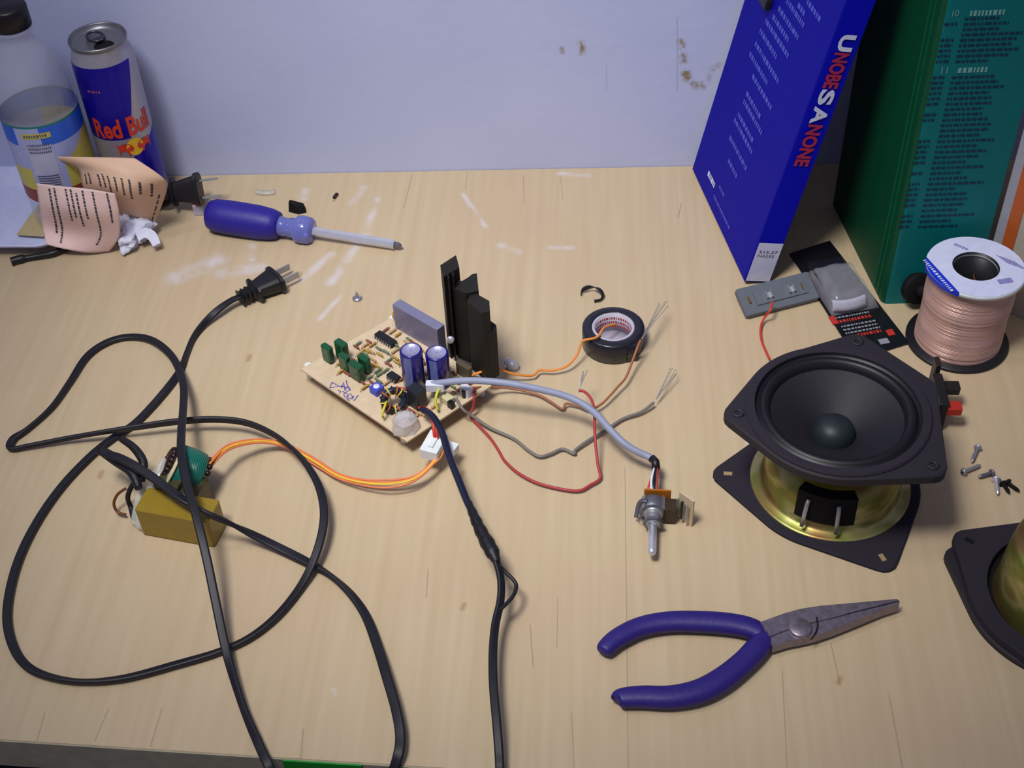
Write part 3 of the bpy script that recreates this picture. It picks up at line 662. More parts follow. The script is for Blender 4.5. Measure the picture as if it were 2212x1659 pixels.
mb = MB(); mb.sweep([P(*q) for q in cat([(1398,1082,.020),(1384,1082,.018),(1378,1096,.012),(1374,1118,.006)], 5)], [(-.0015,-.0004),(.0015,-.0004),(.0015,.0004),(-.0015,.0004)]); put('mounting_tab', mb, M('dull_grey_metal'), pt)
mb = MB(); mb.tube([P(*q) for q in cat([(1376,1122,.005),(1396,1128,.012),(1416,1132,.0165),(1428,1140,.012)], 5)], .0003, 5); put('fine_wire', mb, tin, pt)
sb = MB(); q0 = P(1482,1100,.0135); sd_ = (px_*.75+py_*.65).normalized(); sb.box(q0, (.0013,.013,.027), x=sd_.cross(Z), y=sd_); sbo = put('side_board', sb, M('cream_circuit_laminate'), pt); sbo['label'] = 'small upright cream board with contacts'
mb = MB(); mb.box(P(1447,1103,.009), (.009,.011,.014), bev=.001, x=px_, y=py_); put('switch_body', mb, M('dark_brown_phenolic', '3A2A1C', .4), pt)
for k in range(3):
    mb = MB(); mb.box(q0-px_*(.0030)+py_*(.002)+sd_*(-.004+k*.004)+Z*.001, (.0018,.0018,.018), bev=.0008, x=px_, y=py_); put('contact', mb, [M('green_grey_resistor'), black, tin][k], sbo)

# ------------------------------------------------------------------ insulating tape roll
tp_ = thing('tape_roll', 'roll of black electrical tape lying flat, an orange wire end across it', 'tape', P(1322, 745))
tc0 = P(1324, 743, 0); tR = .0250; th = .019
mb = MB(); mb.lathe([(.0172,0),(tR-.0006,0),(tR,.0006),(tR,th-.0008),(tR-.0010,th),(.0178,th),(.0172,th-.0004)], tc0, Z, 72, closed=True); put('tape', mb, M('shiny_black_vinyl', '1A1A24', .33, coat=.2), tp_)
mb = MB(); mb.lathe([(.0152,.0),(.0171,.0),(.0171,th),(.0152,th)], tc0, Z, 60, closed=True); mb.lathe([(0,.0006),(.0153,.0006),(.0153,.0014),(0,.0014)], tc0, Z, 48); cr = put('core', mb, M('pale_cardboard', 'B5AFBE', .6), tp_)
mb = MB(); rg = random.Random(9)
for row in range(3): dashes(mb, None, None, None, .045, .0022, rg, .3, .9, .35, mapf=lambda a, b, row=row: tc0+Vector((math.cos(2.75-a/.0151), math.sin(2.75-a/.0151), 0))*.01505+Z*(.0135-row*.0042+b))
put('printing', mb, redink, cr)
mb = MB(); tend = P(1376, 792, 0); dirt = (tend-tc0); dirt.z = 0; dirt.normalize(); tg = Z.cross(dirt)
mb.grid(lambda u, v: tc0+dirt*(tR+.0002+.003*u*u)-tg*(.004-.008*u)+Z*(.0005+v*.0182), 8, 1); solid(put('loose_end', mb, M('shiny_black_vinyl'), tp_), .0003)

# ------------------------------------------------------------------ curled black offcut behind the tape
mb = MB(); cu = [(1254,636,.002),(1262,624,.005),(1278,620,.006),(1293,624,.006),(1302,637,.004),(1298,648,.002),(1284,652,.001)]
mb.sweep([P(*q) for q in cat(cu, 6)], [(-.0022,-.0003),(.0022,-.0003),(.0022,.0003),(-.0022,.0003)], tw=[60+40*math.sin(i*.25) for i in range(37)])
tag(put('tape_offcut', mb, black, org=P(1280, 636)), 'curled black strip of tape just behind the tape roll', 'tape scrap')

# ------------------------------------------------------------------ screwdriver
sd = thing('screwdriver', 'screwdriver with a dark blue handle and clear blue collar, near the back wall', 'screwdriver', P(640, 490))
A_ = P(447, 462, .0157); Bv = P(868, 531, .0055); ax = (Bv-A_); Ls = ax.length; ax.normalize()
def at_(px): 
    return (P(px, 462+(px-447)*69/421, .010)-A_).dot(ax)
h1_, h2_, h3_, h4_ = at_(607), at_(634), at_(676), at_(848)
mb = MB(); prof = [(0,0),(.0085,.0006),(.0128,.003),(.0148,.008),(.0155,.018),(.0157,.03),(.0155,h1_-.02),(.0142,h1_-.008),(.0122,h1_-.0015),(.0100,h1_),(0,h1_)]
mb.lathe(prof, A_, ax, 40); put('handle', mb, M('blue_violet_rubber', '241A86', .5, bump=.15, scale=300), sd)
cb2 = M('clear_blue_acetate', '8088D8', .12, trans=.45, ior=1.2, coat=.6)
mb = MB(); mb.lathe([(0,h1_-.001),(.0095,h1_-.001),(.0088,h1_+.003),(.0082,h2_-.004),(.0090,h2_-.003),(.0082,h2_-.002),(.0092,h2_-.001),(.0084,h2_+.0005),(.0118,h2_+.004),(.0128,h2_+.008),(.0122,h3_-.003),(.0100,h3_),(0,h3_)], A_, ax, 36)
put('collar', mb, cb2, sd)['label'] = 'translucent blue collar'
mb = MB(); sq = [(.0042*math.cos(math.radians(a_)), .0042*math.sin(math.radians(a_))) for a_ in (0,60,120,180,240,300)]
mb.sweep([A_+ax*(h3_-.002), A_+ax*h4_], sq, smooth=False); put('shaft', mb, chrome, sd)
mb = MB(); mb.lathe([(0,h4_-.001),(.0027,h4_-.001),(.0027,h4_+.004),(.0017,Ls-.001),(.0006,Ls),(0,Ls)], A_, ax, 4, smooth=False); put('tip', mb, M('dull_grey_metal'), sd)

# ------------------------------------------------------------------ pliers
pl = thing('pliers', 'long-nose pliers with dark blue handles lying open at the lower right of the board', 'pliers', P(1640, 1390))
def grip(pp, sc_):
    s = cat([(x, y, z-.001, k*1.02) for (x, y, z), k in zip(pp, sc_)], 8)
    pr = []
    for i in range(16):
        a_ = 2*math.pi*i/16; pr.append((0.0066*abs(math.cos(a_))**.8*(1 if math.cos(a_) > 0 else -1), .0050*math.sin(a_)))
    mb = MB(); mb.sweep([P(q[0], q[1], q[2]) for q in s], pr, scale=[q[3] for q in s]); put('handle', mb, blueg, pl)
grip([(1300,1408,.008),(1306,1402,.008),(1335,1378,.008),(1385,1354,.008),(1450,1343,.008),(1530,1344,.008),(1590,1350,.008),(1628,1360,.008),(1645,1372,.008)], [.45,.85,1.0,1.05,1.1,1.15,1.15,1.1,.95])
grip([(1332,1512,.008),(1340,1508,.008),(1385,1505,.008),(1450,1506,.008),(1510,1494,.008),(1560,1468,.008),(1605,1432,.008),(1636,1400,.008),(1655,1375,.008)], [.5,.92,1.08,1.15,1.2,1.2,1.15,1.15,1.0])
pm = M('worn_plier_steel', '8A808C', .36, .7, var=.25, scale=250)
J1 = [(1640,1352),(1690,1334),(1725,1324),(1770,1317),(1850,1310),(1938,1302),(1942,1305),(1850,1328),(1790,1345),(1730,1358),(1690,1372),(1660,1384)]
J2 = [(1660,1384),(1690,1372),(1730,1358),(1790,1345),(1850,1329),(1942,1306),(1941,1311),(1905,1323),(1850,1346),(1800,1366),(1765,1378),(1740,1384),(1700,1392),(1668,1402)]
for J, z1 in ((J1, .0125), (J2, .0115)):
    mb = MB(); mb.prism([P(x, y, .008) for x, y in J], .0035, z1, inset=.0012); put('jaw', mb, pm, pl)
mb = MB(); pj = P(1728, 1357, .012); mb.lathe([(0,-.004),(.0075,-.004),(.0075,.0010),(.0066,.0016),(0,.0016)], pj, Z, 28); put('pivot', mb, M('worn_plier_steel'), pl)
mb = MB(); mb.sweep([P(*q) for q in cat([(1764,1334,.0131),(1766,1352,.0131),(1760,1370,.0128),(1752,1382,.0122)], 5)], [(-.0004,-.0004),(.0004,-.0004),(.0004,.0004),(-.0004,.0004)]); put('joint_slit', mb, blackm, pl)

# ------------------------------------------------------------------ loudspeakers
def ear_outline(R, E, a0, n=120, ears=3, lst=None):
    lst = lst or [(a0+k*360/ears, E) for k in range(ears)]
    ear_c = [(math.cos(math.radians(a))*(e-.010), math.sin(math.radians(a))*(e-.010)) for a, e in lst]
    # convex hull of the main circle and the ear circles
    pts = [(R*math.cos(2*math.pi*i/n), R*math.sin(2*math.pi*i/n)) for i in range(n)]
    for cx_, cy_ in ear_c: pts += [(cx_+.010*math.cos(2*math.pi*i/24), cy_+.010*math.sin(2*math.pi*i/24)) for i in range(24)]
    pts = sorted(set((round(x,6), round(y,6)) for x, y in pts))
    def cr(o, a, b): return (a[0]-o[0])*(b[1]-o[1])-(a[1]-o[1])*(b[0]-o[0])
    lo = []
    for p in pts:
        while len(lo) >= 2 and cr(lo[-2], lo[-1], p) <= 0: lo.pop()
        lo.append(p)
    hi = []
    for p in reversed(pts):
        while len(hi) >= 2 and cr(hi[-2], hi[-1], p) <= 0: hi.pop()
        hi.append(p)
    hull = lo[:-1]+hi[:-1]
    # resample by angle
    res = []
    for i in range(n):
        th = 2*math.pi*i/n; d = (math.cos(th), math.sin(th)); best = 0
        for k in range(len(hull)):
            a, b = hull[k], hull[(k+1) % len(hull)]; ex, ey = b[0]-a[0], b[1]-a[1]; den = d[0]*ey-d[1]*ex
            if abs(den) < 1e-12: continue
            t = (a[0]*ey-a[1]*ex)/den; s_ = (a[0]*d[1]-a[1]*d[0])/den
            if t > 0 and -1e-6 <= s_ <= 1+1e-6: best = max(best, t)
        res.append(best)
    return res
def flange(mb, c, res, rin, z0, z1, bev=.0012, mi=0, sc=1.0):
    n = len(res); c = Vector(c)
    rings = [([rin]*n, z0), ([r*sc for r in res], z0), ([r*sc for r in res], z1-bev), ([r*sc-bev for r in res], z1), ([rin+.0006]*n, z1), ([rin]*n, z1-.0006)]
    base = len(mb.v)
    for rs, z in rings:
        for i in range(n): a = 2*math.pi*i/n; mb.v.append(Vector((c.x+rs[i]*math.cos(a), c.y+rs[i]*math.sin(a), z)))
    k = len(rings)
    for q in range(k):
        q2 = (q+1) % k
        for i in range(n):
            j = (i+1) % n; mb.f.append((base+q*n+i, base+q*n+j, base+q2*n+j, base+q2*n+i)); mb.mi.append(mi); mb.sm.append(False)
    return mb
def ear_holes(parent, c, a0, E, z, mt, skip=()):
    for k in range(3):
        if k in skip: continue
        a = math.radians(a0+k*120); d = Vector((math.cos(a), math.sin(a), 0)); mb = MB(); mb.box(Vector((c.x, c.y, z))+d*(E-.011), (.0062, .0034, .0006), bev=.0015, x=d, y=Z.cross(d)); put('screw_hole', mb, mt, parent)
holec = M('hole_seen_table', '9A8460', .6)
coneM = M('black_paper_cone', '18171F', .62, bump=.15, scale=500)
capM = M('dark_dust_cap', '1C2428', .5)
def basket_up(parent, c, z0, zs, R):
    mb = MB(); prof = [(R+.003,z0),(R+.0040,z0+.0015),(R+.001,z0+.0030),(R-.0030,z0+.0035),(R-.0055,z0+.006),(R-.0075,z0+.024*zs),(R-.013,z0+.032*zs),(R-.022,z0+.036*zs),(.012,z0+.037*zs)]
    mb.lathe(prof, (c.x, c.y, 0), Z, 72, caps=False); return put('basket', mb, gold, parent)

# lower speaker, face down
lc = P(1792, 1040, .002)
ls = thing('speaker', 'face-down speaker with a gold basket, lowest of the stacked pair', 'speaker', Vector((lc.x, lc.y, 0)))
A0 = 178
LE_ = [(176,.0840),(-69,.0865),(55,.0840)]; res = ear_outline(.0640, .0800, A0, lst=LE_)
mb = MB(); flange(mb, lc, res, .0555, 0, .0032); put('flange', mb, foam, ls); ear_holes(ls, lc, 176, .0840, .0033, holec, skip=(1,2)); ear_holes(ls, lc, -69, .0865, .0033, holec, skip=(1,2))
bk = basket_up(ls, lc, .001, 1.0, .0545)
mb = MB(); mb.lathe([(.0,.036),(.030,.036),(.030,.0445),(0,.0445)], (lc.x, lc.y, 0), Z, 48); put('magnet', mb, M('dark_ferrite'), ls)
ta = math.radians(-103)
def arc_patch(mb, c, r0, r1, a0, a1, z0, z1, n=14):
    base = len(mb.v)
    for i in range(n+1):
        a = a0+(a1-a0)*i/n
        for r, z in ((r0, z0), (r1, z0), (r1*.985, z1), (r0, z1)): mb.v.append(Vector((c.x+r*math.cos(a), c.y+r*math.sin(a), z)))
    for i in range(n):
        for q in range(4):
            mb.f.append((base+i*4+q, base+(i+1)*4+q, base+(i+1)*4+(q+1)%4, base+i*4+(q+1)%4)); mb.mi.append(0); mb.sm.append(False)
    mb.f.append(tuple(base+q for q in range(4))); mb.f.append(tuple(base+n*4+q for q in range(3,-1,-1))); mb.mi += [0,0]; mb.sm += [False]*2
mb = MB(); arc_patch(mb, lc, .040, .0495, ta-.44, ta+.42, .0110, .0370); tb = put('terminal_panel', mb, blackm, ls)
for da in (-.26, .16):
    a = ta+da; d = Vector((math.cos(a), math.sin(a), 0)); mb = MB(); q = Vector((lc.x, lc.y, 0))+d*.0500
    mb.sweep([q+Z*.032, q+d*.002+Z*.029, q+d*.0045+Z*.019, q+d*.0065+Z*.010], [(-.0014,-.0003),(.0014,-.0003),(.0014,.0003),(-.0014,.0003)]); put('tab', mb, tin, tb)

# upper speaker, face up, resting magnet to magnet
uz = .0800; uc = P(1810, 884, uz)
us = thing('speaker', 'face-up black speaker cone resting on top of the gold face-down speaker', 'speaker', Vector((uc.x, uc.y, .0447)))
A1 = 181
UE = [(-176,.0775),(-43,.0840),(72,.0820),(22,.0755)]; res = ear_outline(.0640, .0800, A1, lst=UE)
mb = MB(); flange(mb, uc, res, .0575, uz-.0070, uz); put('frame', mb, M('dark_frame_plastic', '231F27', .6), us)
mb = MB(); flange(mb, uc, [min(r-.0015, .0625) for r in res], .0560, uz-.0002, uz+.0022); put('gasket', mb, foam, us)
mb = MB(); mb.lathe([(.0575,uz+.0005),(.0555,uz-.0025),(.0540,uz-.0030),(.0520,uz+.0005),(.0495,uz+.0018),(.0470,uz+.0004),(.0455,uz-.0035),(.0450,uz-.0050)], (uc.x, uc.y, 0), Z, 96, caps=False); put('surround', mb, M('rubber_surround', '141219', .45), us)
mb = MB(); mb.lathe([(.0455,uz-.0048),(.0440,uz-.0055),(.0360,uz-.0105),(.0260,uz-.0165),(.0170,uz-.0225),(.0140,uz-.0245)], (uc.x, uc.y, 0), Z, 96, caps=False); put('cone', mb, coneM, us)
mb = MB(); mb.lathe([(.0150,uz-.0238),(.0146,uz-.0205),(.0125,uz-.0160),(.0090,uz-.0130),(.0045,uz-.0115),(0,uz-.0110)], (uc.x, uc.y, 0), Z, 48, caps=False); put('dust_cap', mb, capM, us)
mb = MB(); mb.lathe([(.0578,uz-.0068),(.0560,uz-.008),(.0500,uz-.022),(.0300,uz-.028),(.0, uz-.028)], (uc.x, uc.y, 0), Z, 64, caps=False); put('basket', mb, gold, us)
mb = MB(); mb.lathe([(0,.0447),(.028,.0447),(.028,uz-.0272),(0,uz-.0272)], (uc.x, uc.y, 0), Z, 40); put('magnet', mb, M('dark_ferrite'), us)
for a_d, e_d in UE[:3]:
    a = math.radians(a_d); d = Vector((math.cos(a), math.sin(a), 0)); mb = MB(); mb.lathe([(.0018,0),(.0042,0),(.0044,.0008),(.0036,.0014),(.0018,.0012)], Vector((uc.x, uc.y, uz-.0002))+d*(e_d-.0095), Z, 20, closed=True); put('screw_hole', mb, M('dark_frame_plastic'), us)

# third speaker at the right edge
sc3 = P(2305, 1280, .012)
s3 = thing('speaker', 'face-down speaker cut off by the right edge, its dark flange in front of the screws', 'speaker', Vector((sc3.x, sc3.y, 0)))
A2 = 142
res = ear_outline(.0625, .0800, A2)
mb = MB(); flange(mb, sc3, ear_outline(.0640, .0800, A2+9), .050, 0, .0050); put('frame', mb, M('dark_frame_plastic'), s3)
mb = MB(); flange(mb, sc3, res, .0500, .0055, .0120); put('flange', mb, foam, s3); ear_holes(s3, sc3, A2, .0800, .0121, blackm)
mb = MB(); mb.lathe([(.051,.0052),(.0, .0052)], (sc3.x, sc3.y, 0), Z, 60, caps=False); put('inner_ring', mb, blackm, s3)
mb = MB(); mb.lathe([(.0455,.0050),(.0450,.012),(.0435,.040),(.0425,.050),(.0400,.054),(0,.055)], (sc3.x, sc3.y, 0), Z, 64, caps=False); put('basket', mb, gold, s3)

# ------------------------------------------------------------------ spring-clip terminal beside the stack
stt = thing('clip_terminal', 'black spring-clip terminal with one black and one red lever, right of the stacked speakers', 'terminal', P(2035, 900))
mb = MB(); q = P(2026, 868, .014); tdx = (P(2050,960,0)-P(2010,800,0)); tdx.z = 0; tdx.normalize(); tdy = Z.cross(tdx)
mb.box(q, (.034, .007, .028), bev=.0015, x=tdx, y=tdy); mb.box(P(2018,812,.016), (.011, .004, .031), bev=.001, x=tdx, y=tdy); put('body', mb, black, stt)
for (px, py), mt in (((2056,838), black), ((2060,882), red)):
    mb = MB(); c = P(px, py, .020); mb.box(c, (.0095, .0110, .0065), bev=.0012, x=tdx, y=-tdy, z=Z); 
    mb.box(c-Vector((.0075,0,.001)), (.0060, .0110, .0040), bev=.0008, x=tdx, y=-tdy, z=Z); put('lever', mb, mt, stt)

# ------------------------------------------------------------------ screws
def screw(px, py, ang, ln, mt, label, grp=None, z=.0028, hr=.0030, tilt=0.0, nm='screw'):
    p = P(px, py, z); d = Vector((math.cos(math.radians(ang)), math.sin(math.radians(ang)), tilt)).normalized()
    t = thing(nm, label, 'screw', Vector((p.x, p.y, 0)), grp)
    mb = MB(); mb.lathe([(0,-.0022),(hr*.55,-.0020),(hr*.9,-.0012),(hr,0),(.0014,.0004),(0,.0004)], p, d, 16); hd = put('head', mb, mt, t)
    mb = MB(); pr = [(0,.0002)]
    k = 0; x = .0004
    while x < ln-.002: pr += [(.0015,x),(.0011,x+.0005)]; x += .001
    pr += [(.0008,ln-.0008),(0,ln)]; mb.lathe(pr, p, d, 12); put('shank', mb, mt, t)
    mb = MB(); o1 = d.orthogonal().normalized(); mb.box(p-d*.0022, (hr*1.1,.0005,.0004), x=o1, y=d.cross(o1), z=d); mb.box(p-d*.0022, (hr*1.1,.0005,.0004), x=d.cross(o1), y=o1, z=d); put('cross_slot', mb, blackm, hd)
screw(2112, 968, -117, .016, tin, 'grey screw, the upper and longer one of the V beside the stacked speakers')
screw(2083, 1019, 28, .015, tin, 'grey screw, the lower one of the V beside the stacked speakers')
screw(2141, 1022, -158, .011, M('dull_grey_metal'), 'dull dark screw left of the bright screws')
screw(2152, 1037, -97, .014, chrome, 'bright silver screw pointing at the viewer', hr=.0034)
screw(2168, 1046, -75, .009, blackm, 'small black screw touching the bright silver screw', hr=.0032)
screw(2178, 1044, -50, .010, blackm, 'black screw nearest the right edge of the photo', hr=.0034)
mb = MB(); p = P(772, 646, .0015); hx = [(.0042*math.cos(i*math.pi/3), .0042*math.sin(i*math.pi/3)) for i in range(6)]
t = thing('screw', 'tiny silver screw standing on its head, alone left of the circuit board', 'screw', P(772, 646, 0))
mb.lathe([(0,0),(.0042,0),(.0042,.0012),(.0024,.0020),(.0016,.0022),(0,.0022)], P(772,646,0), Z, 20); put('head', mb, steel, t)
mb = MB(); mb.lathe([(.0015,.002),(.0015,.0045),(.0008,.0075),(0,.008)], P(772,646,0), Z, 10); put('shank', mb, tin, t)
t = thing('clear_lamp', 'tiny clear shiny bulb lying beside the black heatsink', 'bulb', P(1100, 792, 0))
mb = MB(); mb.lathe([(0,-.006),(.0028,-.005),(.0042,-.002),(.0044,.002),(.0036,.004),(0,.004)], P(1106,788,.0046), (-.9,.3,0), 20); put('lens', mb, M('clear_plastic'), t)
mb = MB(); mb.lathe([(0,.004),(.0050,.004),(.0050,.0052),(0,.0056)], P(1106,788,.0050), (-.9,.3,0), 20); mb.box(P(1102,786,.0052), (.005,.0045,.003), bev=.0006); put('base', mb, chrome, t)

# ------------------------------------------------------------------ copper wire spool
sp_ = thing('wire_spool', 'spool of copper wire with a white and blue label on top, standing at the right', 'spool', P(2063, 742))
s0 = P(2066, 735, 0); SH = .0760; rT = .0372; rB = .0402
mb = MB(); mb.lathe([(0,0),(rB-.0006,0),(rB,.0006),(rB,.0022),(rB-.0008,.0030),(0,.0030)], s0, Z, 72); put('bottom_flange', mb, black, sp_)
mb = MB(); mb.lathe([(.0168,.002),(.0190,.002),(.0190,SH),(.0168,SH)], s0, Z, 48, closed=True); put('hub', mb, black, sp_)
mb = MB(); pr = [(.019,.003)]
zz = .003; rs = random.Random(2)
while zz < SH-.0045: rr2 = .0335+.0003*math.sin(zz*160)+rs.uniform(-.00012,.00012); pr += [(rr2-.0004,zz),(rr2,zz+.0006),(rr2-.0003,zz+.0011)]; zz += .0012
pr += [(.019, SH-.0035)]
mb.lathe(pr, s0, Z, 72, caps=False); put('wire_winding', mb, winding('copper_windings', '94685C', 'ECC6BC', .35, .35, 800, 2, .2), sp_)
mb = MB(); mb.lathe([(.0165,SH-.0035),(rT,SH-.0035),(rT,SH-.0008),(rT-.0006,SH),(.0180,SH),(.0170,SH-.0006)], s0, Z, 72, closed=True); tf = put('top_flange', mb, M('milky_white_nylon'), sp_)
# paper label: ring cut by a chord; blue beyond the chord
c1 = P(2002, 556, SH)-s0; c2 = P(2088, 650, SH)-s0; ch = (c2-c1); ch.z = 0; ch.normalize(); cn = Vector((ch.y, -ch.x, 0))
if cn.y > 0: cn = -cn
coff = c1.dot(cn)
lab_w = M('white_paper_label', 'CED2F0', .5); lab_b = M('royal_blue_print', '1B34C8', .4)
mb = MB(); n = 120; nr = 40; r0, r1 = .0176, rT-.0004
mb.lathe([(r0,SH+.0002),(r1,SH+.0002)], s0, Z, 96, caps=False); put('paper_label', mb, lab_w, sp_)
mb = MB(); arc = []
for i in range(361):
    a = math.radians(i); q = Vector((math.cos(a), math.sin(a), 0))*(rT)
    if q.dot(cn) > coff: arc.append((math.atan2(q.dot(ch), q.dot(cn)), q))
arc.sort(key=lambda t_: t_[0]); poly = [s0+q+Z*(SH+.0005) for _, q in arc]
mb.add(poly, [tuple(range(len(poly)))]); 
base_ = [q-Z*.0038 for q in poly]; k = len(poly); mb.add([*[q+(q-s0-Z*(SH+.0005)).normalized()*.0004 for q in poly], *[q+(q-s0-Z*(SH-.0033)).normalized()*.0004 for q in base_]], [(i, i+1, k+i+1, k+i) for i in range(k-1)])
bl = put('blue_label_segment', mb, lab_b, sp_)
mb = MB(); rg = random.Random(4); dashes(mb, s0+cn*(coff+.003)-ch*.020+Z*(SH+.0008), ch, cn, .040, .0024, rg, .3, 1.0, .5); put('label_print', mb, whiteink, bl)
mb = MB(); rg = random.Random(8)
for k in range(6): dashes(mb, s0+ch*(-.010+k*0)+Vector((.0215+k*.0022,.004-k*.0015,SH+.0006)), Vector((.55,-.83,0)), Vector((.83,.55,0)), .013, .0009, rg, .6, 2, .5)
put('label_print', mb, M('lavender_print', '8A86C0', .6), sp_)
mb = MB(); mb.box(s0+Vector((.018,-.018,SH+.0006)), (.011,.005,.0002), x=(1,.25,0), y=(-.25,1,0)); put('printed_rectangle', mb, M('lavender_print'), sp_)
mb = MB(); dashes(mb, s0+Vector((-.012,.026,SH+.0006)), Vector((.75,-.6,0)), Vector((.6,.75,0)), .012, .003, rg, .3, .8, .3); put('printed_mark', mb, M('lavender_print'), sp_)
mb = MB(); mb.tube([s0+Vector((.006,.0165,SH-.020)), s0+Vector((.004,.010,SH-.018)), s0+Vector((.006,.002,SH-.022)), s0+Vector((.010,-.010,SH-.03))], .0008, 6); put('wire_end', mb, copper, sp_)

# ------------------------------------------------------------------ grey terminal strip with red wire
gs = thing('terminal_strip', 'grey push-terminal plate with metal contacts, at the foot of the blue book', 'terminal', P(1685, 660))
ga, gb = P(1612, 692, 0), P(1768, 652, 0); gx = (gb-ga); gl = gx.length; gx.normalize(); gy = Z.cross(gx)
gz = (gy*.45+Z*.9).normalized(); gny = gz.cross(gx)          # plate leans back
gw_ = .026; cpl = ga+gx*(gl/2)+gy*.014+Z*.0065
pnx = (gy*.93+Z*.37).normalized(); pnn = gx.cross(pnx)
cpl = ga+gx*(gl/2)+pnx*(gw_/2)+Z*.003
mb = MB(); mb.box(cpl, (gl, gw_, .006), bev=.0012, x=gx, y=pnx, z=pnn); mb.box(cpl+pnn*.0036+gx*.002, (gl*.70, gw_*.5, .0014), bev=.0004, x=gx, y=pnx, z=pnn); put('plate', mb, greyp, gs)
for k, (u, brass) in enumerate(((-.40,1),(-.14,0),(.17,0),(.33,1))):
    mb = MB(); q = cpl+gx*(gl*u)+pnn*.0040
    if brass: mb.box(q, (.0012,.006,.002), x=gx, y=pnx, z=pnn)
    else:
        mb.box(q-gx*.0022+pnn*.001, (.0010,.007,.0045), x=gx, y=pnx, z=pnn); mb.box(q+gx*.0022+pnn*.001, (.0010,.007,.0045), x=gx, y=pnx, z=pnn); mb.box(q, (.0044,.005,.0012), x=gx, y=pnx, z=pnn)
    put('contact', mb, M('brass', 'A8804A', .35, .8) if brass else tin, gs)
q = cpl+gx*(gl*-.14)+pnn*.006-pnx*.003
mb = MB(); wl = [(1668,652,.016),(1664,670,.014),(1650,688,.006),(1643,710,.003),(1645,735,.003),(1654,758,.004),(1662,775,.006)]
mb.tube([P(*w2) for w2 in cat(wl, 6)], .0010, 8); put('wire', mb, M('bright_red_wire'), gs)

# ------------------------------------------------------------------ blister package
bp_ = thing('blister_pack', 'black blister pack with clear bubble and red print, between the green book and the speakers', 'package', P(1830, 640))
K = [P(1705,548,.001), P(1792,520,.001), P(1965,742,.001), P(1850,778,.001)]
mb = MB(); mb.prism([K[0], K[3], K[2], K[1]], .0006, .0016, inset=.0005); put('card', mb, M('glossy_black_card', '15151A', .3, coat=.4), bp_)
mb = MB(); kx = (K[3]-K[0]); kx.z = 0; kl = kx.length; kx.normalize(); ky = (K[1]-K[0]); ky.z = 0; kwid = ky.length; ky = (ky-kx*ky.dot(kx)).normalized()
def kp(u, v, z): return K[0]+kx*(kl*u)+ky*(kwid*v*(1-.0*u))+Z*(z-.001)
def bub(u, v):
    uu = .22+.40*u; vv = .05+1.0*v; hgt = min(1, 5*min(u, 1-u, v, 1-v)); return kp(uu, vv, .0018+.014*math.sin(hgt*math.pi/2)+.0012*math.sin(u*17+v*11)*hgt)
mb.grid(bub, 18, 14); solid(put('clear_bubble', mb, M('clear_bubble_plastic', 'D8D8E4', .08, alpha=.16, coat=1.0), bp_), .0004)
mb = MB(); mb.box(kp(.30, .50, .006), (kl*.24, kwid*.75, .009), bev=.002, x=kx, y=ky); mb.box(kp(.52,.62,.005), (kl*.10, kwid*.30, .005), bev=.001, x=kx, y=ky); put('contents', mb, M('shiny_black_vinyl'), bp_)
mb = MB(); mb.grid(lambda u, v: kp(.565+.05*u+.02*math.sin(v*3.1), .06+.72*v, .0125+.004*math.sin(u*3.1)-.006*u), 6, 12); solid(put('clear_rim', mb, M('frosted_clear_plastic', 'C8C8DC', .3, alpha=.6), bp_), .0005)
mb = MB(); rg = random.Random(12)
dashes(mb, kp(.665,.06,.0019), ky, kx, kwid*.75, .0032, rg, .3, .9, .3); dashes(mb, kp(.80,.30,.0019), ky, kx, kwid*.5, .0034, rg, .3, .8, .3)
mb.box(kp(.655,.03,.0019), (.010,.005,.0002), x=kx, y=ky); mb.box(kp(.84,.95,.0019), (.007,.006,.0002), x=kx, y=ky); put('red_print', mb, M('red_print', 'B8322C', .4), bp_)
mb = MB(); rg = random.Random(13)
for q in (.635,.715,.745,.775): dashes(mb, kp(q,.10,.0019), ky, kx, kwid*.72, .0018, rg, .4, 1.6, .5)
mb.box(kp(.90,.72,.0019), (.006,.008,.0002), x=kx, y=ky); put('white_print', mb, M('pale_grey_print', '8E8E9C', .4), bp_)

# ------------------------------------------------------------------ blue book
Ab, Bb = P(1495, 374, 0), P(1607, 617, 0); bdir = (Bb-Ab); blen = bdir.length; bdir.normalize(); bn = Vector((-bdir.y, bdir.x, 0)); bn = bn if bn.x > 0 else -bn
LE = math.radians(12.0); bh = Z*math.cos(LE)+bn*math.sin(LE); bw = bn*math.cos(LE)-Z*math.sin(LE); BWID = .0225; BHT = .30
org = Ab+Z*(BWID*math.sin(LE))
bb = thing('blue_book', 'tall blue book with red and white title, leaning towards the green book', 'book', (Ab+Bb)/2)
blueb = M('royal_blue_cover', '0C0890', .6, var=.03, spec=.15); blue2 = M('royal_blue_spine', '0408AC', .6, var=.03, spec=.15)
mb = MB(); mb.box(org+bdir*(blen/2)+bh*(BHT/2)+bw*.0008, (blen, BHT, .0016), x=bdir, y=bh, z=bw, bev=.0004); put('cover', mb, blueb, bb)
mb = MB(); mb.box(org+bdir*(blen/2)+bh*(BHT/2)+bw*(BWID-.0008), (blen, BHT, .0016), x=bdir, y=bh, z=bw, bev=.0004); put('cover', mb, blueb, bb)
mb = MB(); mb.box(org+bdir*(blen-.0006)+bh*(BHT/2)+bw*(BWID/2), (.0016, BHT, BWID), x=bdir, y=bh, z=bw, bev=.0004); put('spine', mb, blue2, bb)
mb = MB(); mb.box(org+bdir*(blen/2-.002)+bh*(BHT/2)+bw*(BWID/2), (blen-.006, BHT-.006, BWID-.0034), x=bdir, y=bh, z=bw); put('pages', mb, M('cream_pages', 'C8BFA8', .8), bb)
cvn = -bw
